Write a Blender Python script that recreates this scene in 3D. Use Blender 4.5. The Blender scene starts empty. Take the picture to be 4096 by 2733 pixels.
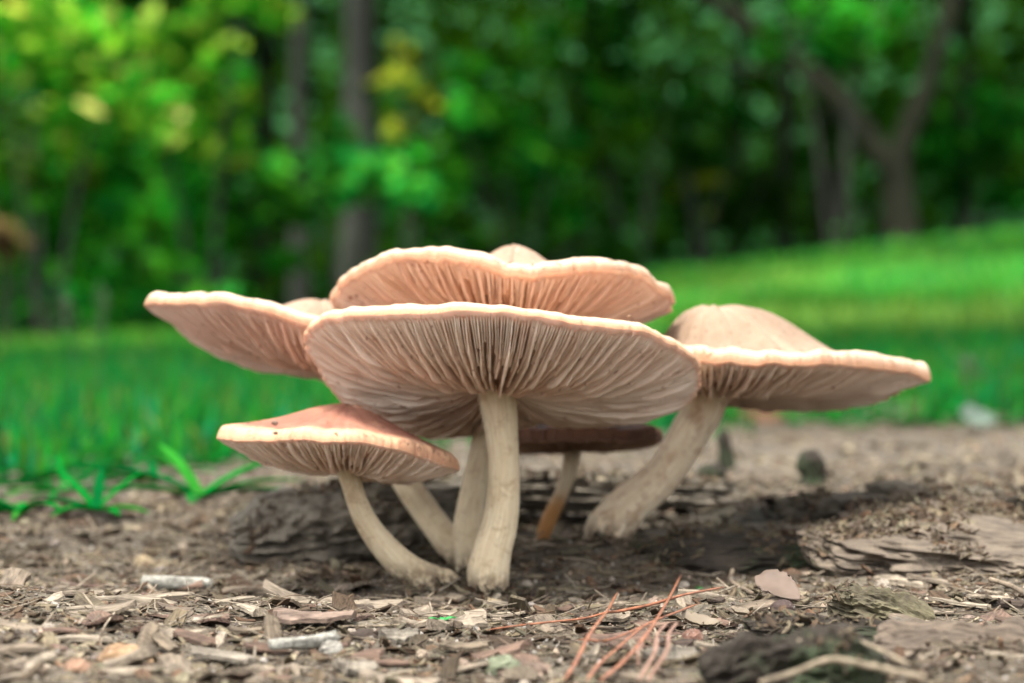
import bpy, math, random
import numpy as np
from mathutils import Vector, Matrix, Euler

random.seed(7)
RNG = np.random.default_rng(7)
scene = bpy.context.scene
COL = scene.collection
rad = math.radians

# ------------------------------------------------------------------ camera
CAM_H = 0.099
FPX = 4096 * 100.0 / 36.0
NEAR = 0.57      # the cluster's own depths are measured from 0.57 m before the camera
cam_data = bpy.data.cameras.new('camera')
cam = bpy.data.objects.new('camera', cam_data)
COL.objects.link(cam)
cam.location = (0, 0, CAM_H)
cam.rotation_euler = (rad(90), 0, 0)
cam_data.lens = 100
cam_data.sensor_width = 36
cam_data.clip_start = 0.01
cam_data.clip_end = 500
cam_data.dof.use_dof = True
cam_data.dof.focus_distance = 0.99
cam_data.dof.aperture_fstop = 11.5
scene.camera = cam

# ------------------------------------------------------------------ world, sun, exposure
SUN_DIR = Vector((-0.17, -0.27, 1.0)).normalized()      # towards the sun
SUN_EL = math.asin(SUN_DIR.z)
SUN_AZ = math.atan2(SUN_DIR.x, SUN_DIR.y)
world = bpy.data.worlds.new('World')
scene.world = world
world.use_nodes = True
wn = world.node_tree
wn.nodes.clear()
w_out = wn.nodes.new('ShaderNodeOutputWorld')
w_bg = wn.nodes.new('ShaderNodeBackground')
w_sky = wn.nodes.new('ShaderNodeTexSky')
w_hsv = wn.nodes.new('ShaderNodeHueSaturation')
w_sky.sky_type = 'NISHITA'
w_sky.sun_disc = False
w_sky.sun_elevation = SUN_EL
w_sky.sun_rotation = SUN_AZ
w_sky.air_density = 1.0
w_sky.dust_density = 4.0
w_sky.ozone_density = 1.0
w_hsv.inputs['Saturation'].default_value = 0.10
w_bg.inputs['Strength'].default_value = 0.14
wn.links.new(w_sky.outputs[0], w_hsv.inputs['Color'])
wn.links.new(w_hsv.outputs[0], w_bg.inputs['Color'])
wn.links.new(w_bg.outputs[0], w_out.inputs['Surface'])

sun_data = bpy.data.lights.new('sun', 'SUN')
sun_data.energy = 1.5
sun_data.angle = rad(10)
sun_data.color = (1.0, 0.93, 0.82)
sun = bpy.data.objects.new('sun', sun_data)
COL.objects.link(sun)
sun.rotation_euler = SUN_DIR.to_track_quat('Z', 'Y').to_euler()
sun.location = (0, 0, 20)

scene.view_settings.view_transform = 'Standard'
scene.view_settings.look = 'None'
scene.view_settings.exposure = 1.95
scene.view_settings.gamma = 1.0
scene.view_settings.use_curve_mapping = False
scene.cycles.use_denoising = True
scene.cycles.max_bounces = 8
scene.cycles.diffuse_bounces = 4
scene.cycles.transparent_max_bounces = 4
scene.cycles.sample_clamp_indirect = 6.0

# ------------------------------------------------------------------ helpers
def P3(px, py, D):
    """photo pixel (4096 x 2733) at depth D metres past NEAR -> world point"""
    D = D + NEAR
    return np.array(((px - 2048.0) / FPX * D, D, CAM_H + (1366.5 - py) / FPX * D))

def tag(o, label=None, cat=None, group=None, kind=None):
    if label: o['label'] = label
    if cat: o['category'] = cat
    if group: o['group'] = group
    if kind: o['kind'] = kind
    return o

def vnoise(x, y, seed=0):
    x = np.asarray(x, float); y = np.asarray(y, float)
    xi = np.floor(x).astype(np.int64); yi = np.floor(y).astype(np.int64)
    fx = x - xi; fy = y - yi
    fx = fx * fx * (3 - 2 * fx); fy = fy * fy * (3 - 2 * fy)
    def hsh(a, b):
        h = (a * 374761393 + b * 668265263 + seed * 974634777) & 0xffffffff
        h = ((h ^ (h >> 13)) * 1274126177) & 0xffffffff
        h = h ^ (h >> 16)
        return h / 4294967295.0
    a = hsh(xi, yi); b = hsh(xi + 1, yi); c = hsh(xi, yi + 1); d = hsh(xi + 1, yi + 1)
    return (a * (1 - fx) + b * fx) * (1 - fy) + (c * (1 - fx) + d * fx) * fy - 0.5

def fbm(x, y, oct=4, seed=0, gain=0.5):
    s = 0; a = 1.0
    for i in range(oct):
        s = s + a * vnoise(x * 2 ** i + 17.3 * i, y * 2 ** i - 9.1 * i, seed + i)
        a *= gain
    return s

def sstep(a, b, x):
    t = np.clip((np.asarray(x, float) - a) / (b - a), 0, 1)
    return t * t * (3 - 2 * t)

def np_mesh(name, V, F, smooth=False, attrs=None):
    """V (n,3), F (m,k) array or list of such arrays; attrs name -> (n,3) vector or (n,4) colour"""
    V = np.ascontiguousarray(V, np.float32)
    Fs = F if isinstance(F, list) else [F]
    Fs = [np.asarray(f, np.int32) for f in Fs if len(f)]
    me = bpy.data.meshes.new(name)
    me.vertices.add(len(V)); me.vertices.foreach_set('co', V.ravel())
    loops = np.concatenate([f.ravel() for f in Fs])
    tot = np.concatenate([np.full(len(f), f.shape[1], np.int32) for f in Fs])
    start = np.concatenate(([0], np.cumsum(tot)[:-1])).astype(np.int32)
    me.loops.add(len(loops)); me.loops.foreach_set('vertex_index', loops)
    me.polygons.add(len(tot)); me.polygons.foreach_set('loop_start', start)
    me.polygons.foreach_set('use_smooth', np.full(len(tot), smooth))
    for k, a in (attrs or {}).items():
        a = np.asarray(a, np.float32)
        if a.ndim == 1:
            at = me.attributes.new(k, 'FLOAT', 'POINT'); at.data.foreach_set('value', a)
        elif a.shape[1] == 3:
            at = me.attributes.new(k, 'FLOAT_VECTOR', 'POINT'); at.data.foreach_set('vector', a.ravel())
        else:
            at = me.attributes.new(k, 'FLOAT_COLOR', 'POINT'); at.data.foreach_set('color', a.ravel())
    me.update(calc_edges=True)
    me.validate()
    return me

def obj(name, me, mat=None, parent=None, loc=None, rot=None):
    o = bpy.data.objects.new(name, me)
    COL.objects.link(o)
    if me is not None and mat is not None and len(me.materials) == 0:
        me.materials.append(mat)
    if parent is not None:
        o.parent = parent
    if loc is not None: o.location = [float(c) for c in loc]
    if rot is not None: o.rotation_euler = rot
    return o

def empty(name, loc=(0, 0, 0), rz=0):
    o = bpy.data.objects.new(name, None)
    o.empty_display_size = 0.02
    COL.objects.link(o)
    o.location = [float(c) for c in loc]; o.rotation_euler = (0, 0, rz)
    return o

def grid_faces(n, m, wrap_m=False):
    """n rows of m verts"""
    i = np.arange(n - 1)[:, None]; j = np.arange(m if wrap_m else m - 1)[None, :]
    a = i * m + j; b = i * m + (j + 1) % m
    return np.stack([a, b, b + m, a + m], -1).reshape(-1, 4)

def catmull(P, n, closed=False):
    P = np.asarray(P, float)
    k = len(P)
    if closed:
        Q = np.vstack([P[-1], P, P[0], P[1]]); segs = k
    else:
        Q = np.vstack([2 * P[0] - P[1], P, 2 * P[-1] - P[-2]]); segs = k - 1
    t = np.linspace(0, segs, n, endpoint=not closed)
    i = np.minimum(t.astype(int), segs - 1); f = (t - i)[:, None]
    p0, p1, p2, p3 = Q[i], Q[i + 1], Q[i + 2], Q[i + 3]
    return 0.5 * (2 * p1 + (p2 - p0) * f + (2 * p0 - 5 * p1 + 4 * p2 - p3) * f ** 2 + (3 * p1 - p0 - 3 * p2 + p3) * f ** 3)

def tube(path, radii, sides=12, seed=0, rough=0.0, cap=True):
    """swept tube: V, F list, uv-ish attribute (angle, along)"""
    path = np.asarray(path, float); n = len(path)
    radii = np.broadcast_to(np.asarray(radii, float), (n,))
    T = np.gradient(path, axis=0); T /= np.linalg.norm(T, axis=1)[:, None] + 1e-12
    up = np.array((0.13, 1.0, 0.07)) if abs(T[0][1]) < 0.9 else np.array((1.0, 0.1, 0.0))
    V = []; A = []
    L = np.concatenate(([0], np.cumsum(np.linalg.norm(np.diff(path, axis=0), axis=1))))
    ang = np.linspace(0, 2 * math.pi, sides, endpoint=False)
    for i in range(n):
        a = np.cross(up, T[i]); a /= np.linalg.norm(a); b = np.cross(T[i], a)
        r = radii[i] * (1 + rough * 2 * vnoise(np.cos(ang) * 1.7 + seed, np.sin(ang) * 1.7 + L[i] / max(radii[i], 1e-6) * 0.35, seed)
                        + rough * 0.8 * vnoise(np.cos(ang) * 5 + seed, np.sin(ang) * 5 + L[i] / max(radii[i], 1e-6) * 0.5, seed + 3))
        V.append(path[i] + r[:, None] * (np.cos(ang)[:, None] * a + np.sin(ang)[:, None] * b))
        A.append(np.stack([np.cos(ang), np.sin(ang), np.full(sides, L[i])], -1))
    V = np.vstack(V); A = np.vstack(A)
    F = [grid_faces(n, sides, True)]
    if cap:
        V = np.vstack([V, path[0], path[-1]]); A = np.vstack([A, (0, 0, 0), (0, 0, L[-1])])
        c0 = n * sides; j = np.arange(sides)
        F.append(np.stack([np.full(sides, c0), (j + 1) % sides, j], -1))
        F.append(np.stack([np.full(sides, c0 + 1), (n - 1) * sides + j, (n - 1) * sides + (j + 1) % sides], -1))
    return V, F, A

class NT:
    """tiny node helper"""
    def __init__(self, name):
        self.mat = bpy.data.materials.new(name); self.mat.use_nodes = True
        self.t = self.mat.node_tree; self.t.nodes.clear()
        self.out = self.t.nodes.new('ShaderNodeOutputMaterial')
    def n(self, typ, **kw):
        nd = self.t.nodes.new('ShaderNode' + typ)
        ins = kw.pop('ins', {})
        for k, v in kw.items(): setattr(nd, k, v)
        for k, v in ins.items():
            if hasattr(v, 'links') or isinstance(v, bpy.types.NodeSocket):
                self.t.links.new(v, nd.inputs[k])
            else:
                nd.inputs[k].default_value = v
        return nd
    def attr(self, name): return self.n('Attribute', attribute_name=name)
    def noise(self, vec, scale, detail=4, rough=0.55, dist=0.0):
        return self.n('TexNoise', ins={'Vector': vec, 'Scale': scale, 'Detail': detail, 'Roughness': rough, 'Distortion': dist}).outputs['Fac']
    def scalev(self, vec, s):
        return self.n('VectorMath', operation='MULTIPLY', ins={0: vec, 1: s}).outputs[0]
    def ramp(self, fac, stops, interp='LINEAR'):
        if len(stops) == 1: stops = [(0.0, stops[0][1]), (1.0, stops[0][1])]
        r = self.n('ValToRGB', ins={'Fac': fac}); cr = r.color_ramp; cr.interpolation = interp
        while len(cr.elements) < len(stops): cr.elements.new(0.5)
        for e, (p, c) in zip(cr.elements, stops):
            e.position = p
            e.color = c if len(c) == 4 else (*c, 1)
        return r.outputs['Color']
    def mix(self, fac, a, b, blend='MIX'):
        m = self.n('Mix', data_type='RGBA', blend_type=blend)
        for sock, v in ((m.inputs[0], fac), (m.inputs[6], a), (m.inputs[7], b)):
            if isinstance(v, bpy.types.NodeSocket): self.t.links.new(v, sock)
            else: sock.default_value = v if not isinstance(v, tuple) or len(v) == 4 else (*v, 1)
        return m.outputs[2]
    def math(self, op, a, b=0.0):
        m = self.n('Math', operation=op, ins={0: a, 1: b}); return m.outputs[0]
    def bump(self, h, strength=0.4, dist=0.001):
        return self.n('Bump', ins={'Height': h, 'Strength': strength, 'Distance': dist}).outputs[0]
    def principled(self, color, rough=0.7, normal=None, sss=0.0, sss_r=(1, .5, .3), sss_s=0.003, spec=0.3):
        p = self.n('BsdfPrincipled')
        for k, v in (('Base Color', color), ('Roughness', rough), ('Normal', normal)):
            if v is None: continue
            if isinstance(v, bpy.types.NodeSocket): self.t.links.new(v, p.inputs[k])
            else: p.inputs[k].default_value = v if not isinstance(v, tuple) or len(v) == 4 else (*v, 1)
        p.inputs['Specular IOR Level'].default_value = spec
        if sss:
            p.inputs['Subsurface Weight'].default_value = sss
            p.inputs['Subsurface Radius'].default_value = sss_r
            p.inputs['Subsurface Scale'].default_value = sss_s
        return p.outputs[0]
    def surf(self, sh):
        self.t.links.new(sh, self.out.inputs['Surface']); return self.mat

# ------------------------------------------------------------------ materials
def mat_cap(name, base, pale, dark, rim, sss=0.22, band=.14):
    m = NT(name)
    rt = m.attr('rt')
    co = m.n('TexCoord').outputs['Object']
    fib = m.noise(m.scalev(rt.outputs['Vector'], (420, 420, 9)), 1.0, 4, 0.6)
    blot = m.noise(co, 45, 5, 0.6, 0.4)
    spot = m.noise(co, 420, 2, 0.5)
    sep = m.n('SeparateXYZ', ins={0: rt.outputs['Vector']})
    s = sep.outputs[2]
    c = m.ramp(blot, [(0.28, dark), (0.47, base), (0.78, tuple(.6 * a + .4 * b for a, b in zip(base, pale)))])
    pit = m.noise(co, 150, 5, .7, .6)
    c = m.mix(m.ramp(s, [(0.02, (1, 1, 1)), (band, (.0, .0, .0))]), c, pale)
    c = m.mix(m.ramp(fib, [(0.35, (.08, .08, .08)), (0.6, (0, 0, 0))]), c, dark)
    c = m.mix(m.ramp(pit, [(.50, (0, 0, 0)), (.64, (.7, .7, .7))]), c, base)
    c = m.mix(m.ramp(spot, [(0.635, (0, 0, 0)), (0.69, (.75, .75, .75))]), c, (dark[0] * .35, dark[1] * .3, dark[2] * .3))
    c = m.mix(m.ramp(s, [(0.0, (.85, .85, .85)), (0.006, (.6, .6, .6)), (0.016, (0, 0, 0))]), c, rim)
    nrm = m.bump(m.math('ADD', fib, m.math('ADD', m.math('MULTIPLY', blot, 1.5), pit)), 0.45, 0.0008)
    return m.surf(m.principled(c, 0.75, nrm, sss, (1, .55, .35), 0.004, 0.25))

def mat_gill(name, pale, deep, stain, trans=0.35):
    m = NT(name)
    g = m.attr('g')          # (radial s, depth 0 at flesh .. 1 at edge, random)
    sep = m.n('SeparateXYZ', ins={0: g.outputs['Vector']})
    co = m.n('TexCoord').outputs['Object']
    c = m.mix(0.0, pale, deep)
    c = m.mix(m.ramp(sep.outputs[2], [(0, (0, 0, 0)), (1, (.25, .25, .25))]), c, deep)
    blot = m.noise(co, 60, 4, 0.6)
    c = m.mix(m.ramp(blot, [(0.52, (0, 0, 0)), (0.75, (.35, .35, .35))]), c, deep)
    spot = m.noise(co, 330, 3, 0.6, 0.5)
    c = m.mix(m.ramp(spot, [(0.645, (0, 0, 0)), (0.70, (.85, .85, .85))]), c, stain)
    # brown line where the gills start at the margin
    c = m.mix(m.ramp(sep.outputs[0], [(0.0, (.8, .8, .8)), (0.02, (.5, .5, .5)), (0.04, (0, 0, 0))]), c, tuple(.5 * a + .5 * b for a, b in zip(stain, deep)))
    d = m.n('BsdfDiffuse', ins={'Color': c})
    t = m.n('BsdfTranslucent', ins={'Color': m.mix(0.22, c, (0.75, 0.42, 0.28))})
    mx = m.n('MixShader', ins={0: trans, 1: d.outputs[0], 2: t.outputs[0]})
    return m.surf(mx.outputs[0])

def mat_stem(name, base, pale, dark, foot=None):
    m = NT(name)
    a = m.attr('ua')         # cos, sin, length
    fib = m.noise(m.scalev(a.outputs['Vector'], (11, 11, 60)), 1.0, 5, 0.65, 0.3)
    fine = m.noise(m.scalev(a.outputs['Vector'], (40, 40, 130)), 1.0, 3, 0.6)
    co = m.n('TexCoord').outputs['Object']
    blot = m.noise(co, 70, 4, 0.6)
    cr = m.noise(m.scalev(a.outputs['Vector'], (7, 7, 420)), 1.0, 4, 0.6, 1.2)
    c = m.ramp(fib, [(0.26, dark), (0.46, base), (0.66, pale)])
    c = m.mix(m.ramp(blot, [(0.35, (.5, .5, .5)), (0.6, (0, 0, 0))]), c, base)
    c = m.mix(m.ramp(cr, [(0.60, (0, 0, 0)), (0.7, (.45, .45, .45))]), c, dark)
    mot = m.noise(co, 130, 5, .7, .8)
    c = m.mix(m.ramp(mot, [(.50, (0, 0, 0)), (.66, (.8, .8, .8))]), c, dark)
    ds = m.noise(co, 240, 4, .7)
    c = m.mix(m.math('MULTIPLY', m.attr('dirt').outputs['Fac'], m.ramp(ds, [(.38, (0, 0, 0)), (.56, (1, 1, 1))])), c, (.13, .09, .06))
    if foot:
        fx = m.attr('foot').outputs['Fac']
        c = m.mix(fx, c, foot)
    h = m.math('ADD', m.math('MULTIPLY', fib, 1.6), m.math('ADD', m.math('MULTIPLY', fine, 0.7), m.math('MULTIPLY', cr, 0.8)))
    return m.surf(m.principled(c, 0.6, m.bump(m.math('ADD', h, mot), 0.7, 0.0011), 0.25, (1, .6, .4), 0.003, 0.25))

def mat_wood(name, cols, attr_col=True, grain=(70, 1000, 1000), bump=0.7, moss=None):
    m = NT(name)
    lc = m.attr('lc').outputs['Vector'] if attr_col else m.n('TexCoord').outputs['Object']
    gr = m.noise(m.scalev(lc, grain), 1.0, 5, 0.65, 0.2)
    gf = m.noise(m.scalev(lc, tuple(g * 3.1 for g in grain)), 1.0, 3, 0.6)
    if attr_col:
        base = m.attr('tint').outputs['Color']
    else:
        rnd = m.n('ObjectInfo').outputs['Random']
        st = [(i / max(len(cols) - 1, 1), c) for i, c in enumerate(cols)]
        base = m.ramp(rnd, st)
    k = m.ramp(gr, [(0.28, (.17, .15, .135)), (0.5, (.60, .59, .57)), (0.72, (1.0, .97, .93))])
    c = m.mix(1.0, base, k, 'MULTIPLY')
    wob = m.noise(m.n('TexCoord').outputs['Object'], 90, 3, 0.6)
    c = m.mix(m.ramp(wob, [(0.35, (.5, .5, .5)), (0.55, (0, 0, 0))]), c, (.05, .04, .033))
    if moss:
        ms = m.noise(m.n('TexCoord').outputs['Object'], 38, 5, 0.65)
        c = m.mix(m.ramp(ms, [(0.5, (0, 0, 0)), (0.62, (.8, .8, .8))]), c, moss)
    h = m.math('ADD', gr, m.math('MULTIPLY', gf, 0.5))
    return m.surf(m.principled(c, 0.85, m.bump(h, bump, 0.0012), spec=0.15))

def mat_leaf(name, trans=0.45, gloss=0.015, attr='tint', color=None):
    m = NT(name)
    c = m.attr(attr).outputs['Color'] if color is None else m.mix(m.ramp(m.noise(m.n('TexCoord').outputs['Object'], 60, 3), [(0.4, (0, 0, 0)), (0.6, (.6, .6, .6))]), color, tuple(v * .6 for v in color))
    d = m.n('BsdfDiffuse', ins={'Color': c})
    t = m.n('BsdfTranslucent', ins={'Color': m.mix(0.25, c, (0.10, 0.34, 0.01))  if color is None else c})
    mx = m.n('MixShader', ins={0: trans, 1: d.outputs[0], 2: t.outputs[0]})
    if gloss == 0: return m.surf(mx.outputs[0])
    g = m.n('BsdfGlossy', ins={'Roughness': 0.45, 'Color': (1, 1, 1, 1)})
    m2 = m.n('MixShader', ins={0: gloss, 1: mx.outputs[0], 2: g.outputs[0]})
    return m.surf(m2.outputs[0])

def mat_bark(name, c1, c2, scale=9):
    m = NT(name)
    co = m.n('TexCoord').outputs['Object']
    n1 = m.noise(m.scalev(co, (scale, scale, scale * .22)), 1.0, 6, 0.65, 0.6)
    n2 = m.noise(co, 3.0, 4, 0.6)
    c = m.ramp(n1, [(0.3, c1), (0.7, c2)])
    c = m.mix(m.ramp(n2, [(0.45, (0, 0, 0)), (0.7, (.5, .5, .5))]), c, tuple(v * 1.6 for v in c2))
    return m.surf(m.principled(c, 0.9, m.bump(n1, 0.8, 0.02), spec=0.1))

def mat_stone(name, cols, scale=120):
    m = NT(name)
    co = m.n('TexCoord').outputs['Object']
    rnd = m.n('ObjectInfo').outputs['Random']
    n1 = m.noise(co, scale, 5, 0.65)
    n2 = m.noise(co, scale * 4, 3, 0.6)
    base = m.ramp(rnd, [(i / max(len(cols) - 1, 1), c) for i, c in enumerate(cols)])
    c = m.mix(1.0, base, m.ramp(n1, [(0.3, (.30, .28, .26)), (0.6, (.80, .78, .75))]), 'MULTIPLY')
    c = m.mix(m.ramp(n2, [(0.62, (0, 0, 0)), (0.7, (.5, .5, .5))]), c, (.42, .38, .33))
    return m.surf(m.principled(c, 0.75, m.bump(m.math('ADD', n1, n2), 0.6, 0.001), spec=0.3))

def mat_tint(name, rough=0.85):
    m = NT(name)
    c = m.attr('tint').outputs['Color']
    return m.surf(m.principled(c, rough, spec=0.25))

# ------------------------------------------------------------------ terrain
def bare_edge(x):
    x = np.asarray(x, float)
    e = 0.97 + 0.36 * sstep(-0.34, -0.04, x) + 0.35 * sstep(0.02, 0.3, x)
    return e + 0.10 * fbm(x * 5 + 3.0, x * 0 + 1.2, 3, 5)

def H(x, y):
    x = np.asarray(x, float); yw = np.asarray(y, float); y = yw / 2
    near = sstep(6.0, 1.5, y)
    z = near * (0.014 * fbm(x / .16, yw / .16, 2, 11) + 0.0055 * fbm(x / .05, yw / .05, 2, 21) + 0.003 * fbm(x / .016, yw / .016, 2, 31))
    z = z + near * 0.0014 * fbm(x / .006, yw / .006, 1, 41)
    z = z + .05 * np.clip(yw - 1.15, 0, .2) * sstep(3.0, 1.6, yw)
    flat = np.exp(-((x + .01) ** 2 / .06 ** 2 + (y - .585) ** 2 / .05 ** 2))
    z = z * (1 - .6 * flat)
    # low ridge of earth and rotten wood behind and to the right of the mushrooms
    z = z + 0.016 * sstep(.60, .69, y + .02 * fbm(x * 12, y * 0, 2, 8)) * sstep(.06, .13, x) * sstep(1.5, .9, y)
    z = z + 0.012 * sstep(.70, .80, y) * sstep(-.22, -.1, x) * sstep(.12, .03, x) * sstep(1.3, .9, y)
    z = z + 0.012 * np.exp(-((x - .034) ** 2 / .034 ** 2 + (yw - 1.225) ** 2 / .05 ** 2)) + .005 * np.exp(-((x + .035) ** 2 / .02 ** 2 + (yw - 1.16) ** 2 / .02 ** 2))
    # lawn rising away and to one side
    ramp = np.clip((y - 1.35) / 6.65, 0, 1) ** 1.08
    z = z + ramp * (0.33 + 0.123 * np.clip(x, -6, 9)) + ramp * 0.05 * fbm(x / 1.3, y / 1.3, 3, 51)
    z = z + np.clip(y - 8, 0, 14) * 0.03 + np.clip(y - 22, 0, 70) * 0.42
    z = z + sstep(12, 25, y) * 0.8 * fbm(x / 6, y / 6, 3, 61)
    return z

def ground_hit(px, py, lift=0.0):
    """where the sight line through a pixel meets the ground"""
    dx = (px - 2048.0) / FPX; dz = (1366.5 - py) / FPX
    d = np.geomspace(.6, 120, 2600)
    below = CAM_H + dz * d - lift <= H(dx * d, d)
    k = int(np.argmax(below)) if below.any() else len(d) - 1
    d = np.linspace(d[max(k - 1, 0)], d[k], 12)
    below = CAM_H + dz * d - lift <= H(dx * d, d)
    d = float(d[int(np.argmax(below)) if below.any() else -1])
    return np.array((dx * d, d, float(H(dx * d, d))))

def axis_coords(fine_a, fine_b, step, lo, hi, g=1.12):
    c = list(np.arange(fine_a, fine_b + 1e-9, step))
    s = step; v = fine_b
    while v < hi:
        s *= g; v += s; c.append(v)
    s = step; v = fine_a
    while v > lo:
        s *= g; v -= s; c.insert(0, v)
    return np.array(c)

xs = axis_coords(-.34, .34, .0024, -70, 70)
ys = axis_coords(.74, 1.75, .0030, -60, 220, 1.05)
GX, GY = np.meshgrid(xs, ys)
GZ = H(GX, GY)
V = np.stack([GX, GY, GZ], -1).reshape(-1, 3)
be = bare_edge(V[:, 0])
VY = V[:, 1] / 2
grassy = sstep(-.03, .14, VY - be + .05 * fbm(V[:, 0] * 9, VY * 9, 2, 71))
damp = sstep(.03, .12, V[:, 0]) * sstep(.57, .60, VY) * sstep(.72, .66, VY)
damp = np.maximum(damp, np.exp(-((V[:, 0] + .09) ** 2 / .06 ** 2 + (VY - .66) ** 2 / .04 ** 2)) * .8)  # darker earth right of the stems and around the root
ground_me = np_mesh('ground', V, grid_faces(len(ys), len(xs)), True, {'grassy': grassy, 'damp': damp})
m = NT('soil_and_turf')
co = m.n('TexCoord').outputs['Object']
n1 = m.noise(co, 55, 6, 0.7); n2 = m.noise(co, 420, 4, 0.65); n3 = m.noise(co, 14, 4, 0.6)
soil = m.ramp(n1, [(0.28, (.031, .026, .020)), (0.5, (.078, .066, .050)), (0.72, (.155, .135, .103))])
soil = m.mix(m.ramp(n2, [(0.55, (0, 0, 0)), (0.72, (.7, .7, .7))]), soil, (.33, .27, .21))
soil = m.mix(m.ramp(n2, [(0.3, (.7, .7, .7)), (0.42, (0, 0, 0))]), soil, (.035, .026, .021))
dark_earth_col = m.mix(m.ramp(n1, [(0.45, (0, 0, 0)), (0.6, (.6, .6, .6))]), (.012, .010, .008), (.011, .018, .010))
soil = m.mix(m.math('MULTIPLY', m.attr('damp').outputs['Fac'], m.ramp(n3, [(0.3, (.5, .5, .5)), (0.6, (1, 1, 1))])), soil, dark_earth_col)
turf = m.ramp(n3, [(0.3, (.004, .035, .010)), (0.6, (.010, .075, .015)), (0.8, (.04, .10, .015))])
c = m.mix(m.attr('grassy').outputs['Fac'], soil, turf)
bh = m.math('ADD', n1, m.math('MULTIPLY', n2, .5))
ground_mat = m.surf(m.principled(c, 0.92, m.bump(bh, 0.9, 0.003), spec=0.12))
ground = obj('ground', ground_me, ground_mat)
tag(ground, kind='structure')

# ------------------------------------------------------------------ mushrooms
def interp_closed(A, u):
    """A (n,3) closed loop sampled at u in [0,1)"""
    n = len(A); t = (u % 1.0) * n; i = np.floor(t).astype(int) % n; f = (t - np.floor(t))[:, None]
    return A[i] * (1 - f) + A[(i + 1) % n] * f

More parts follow.
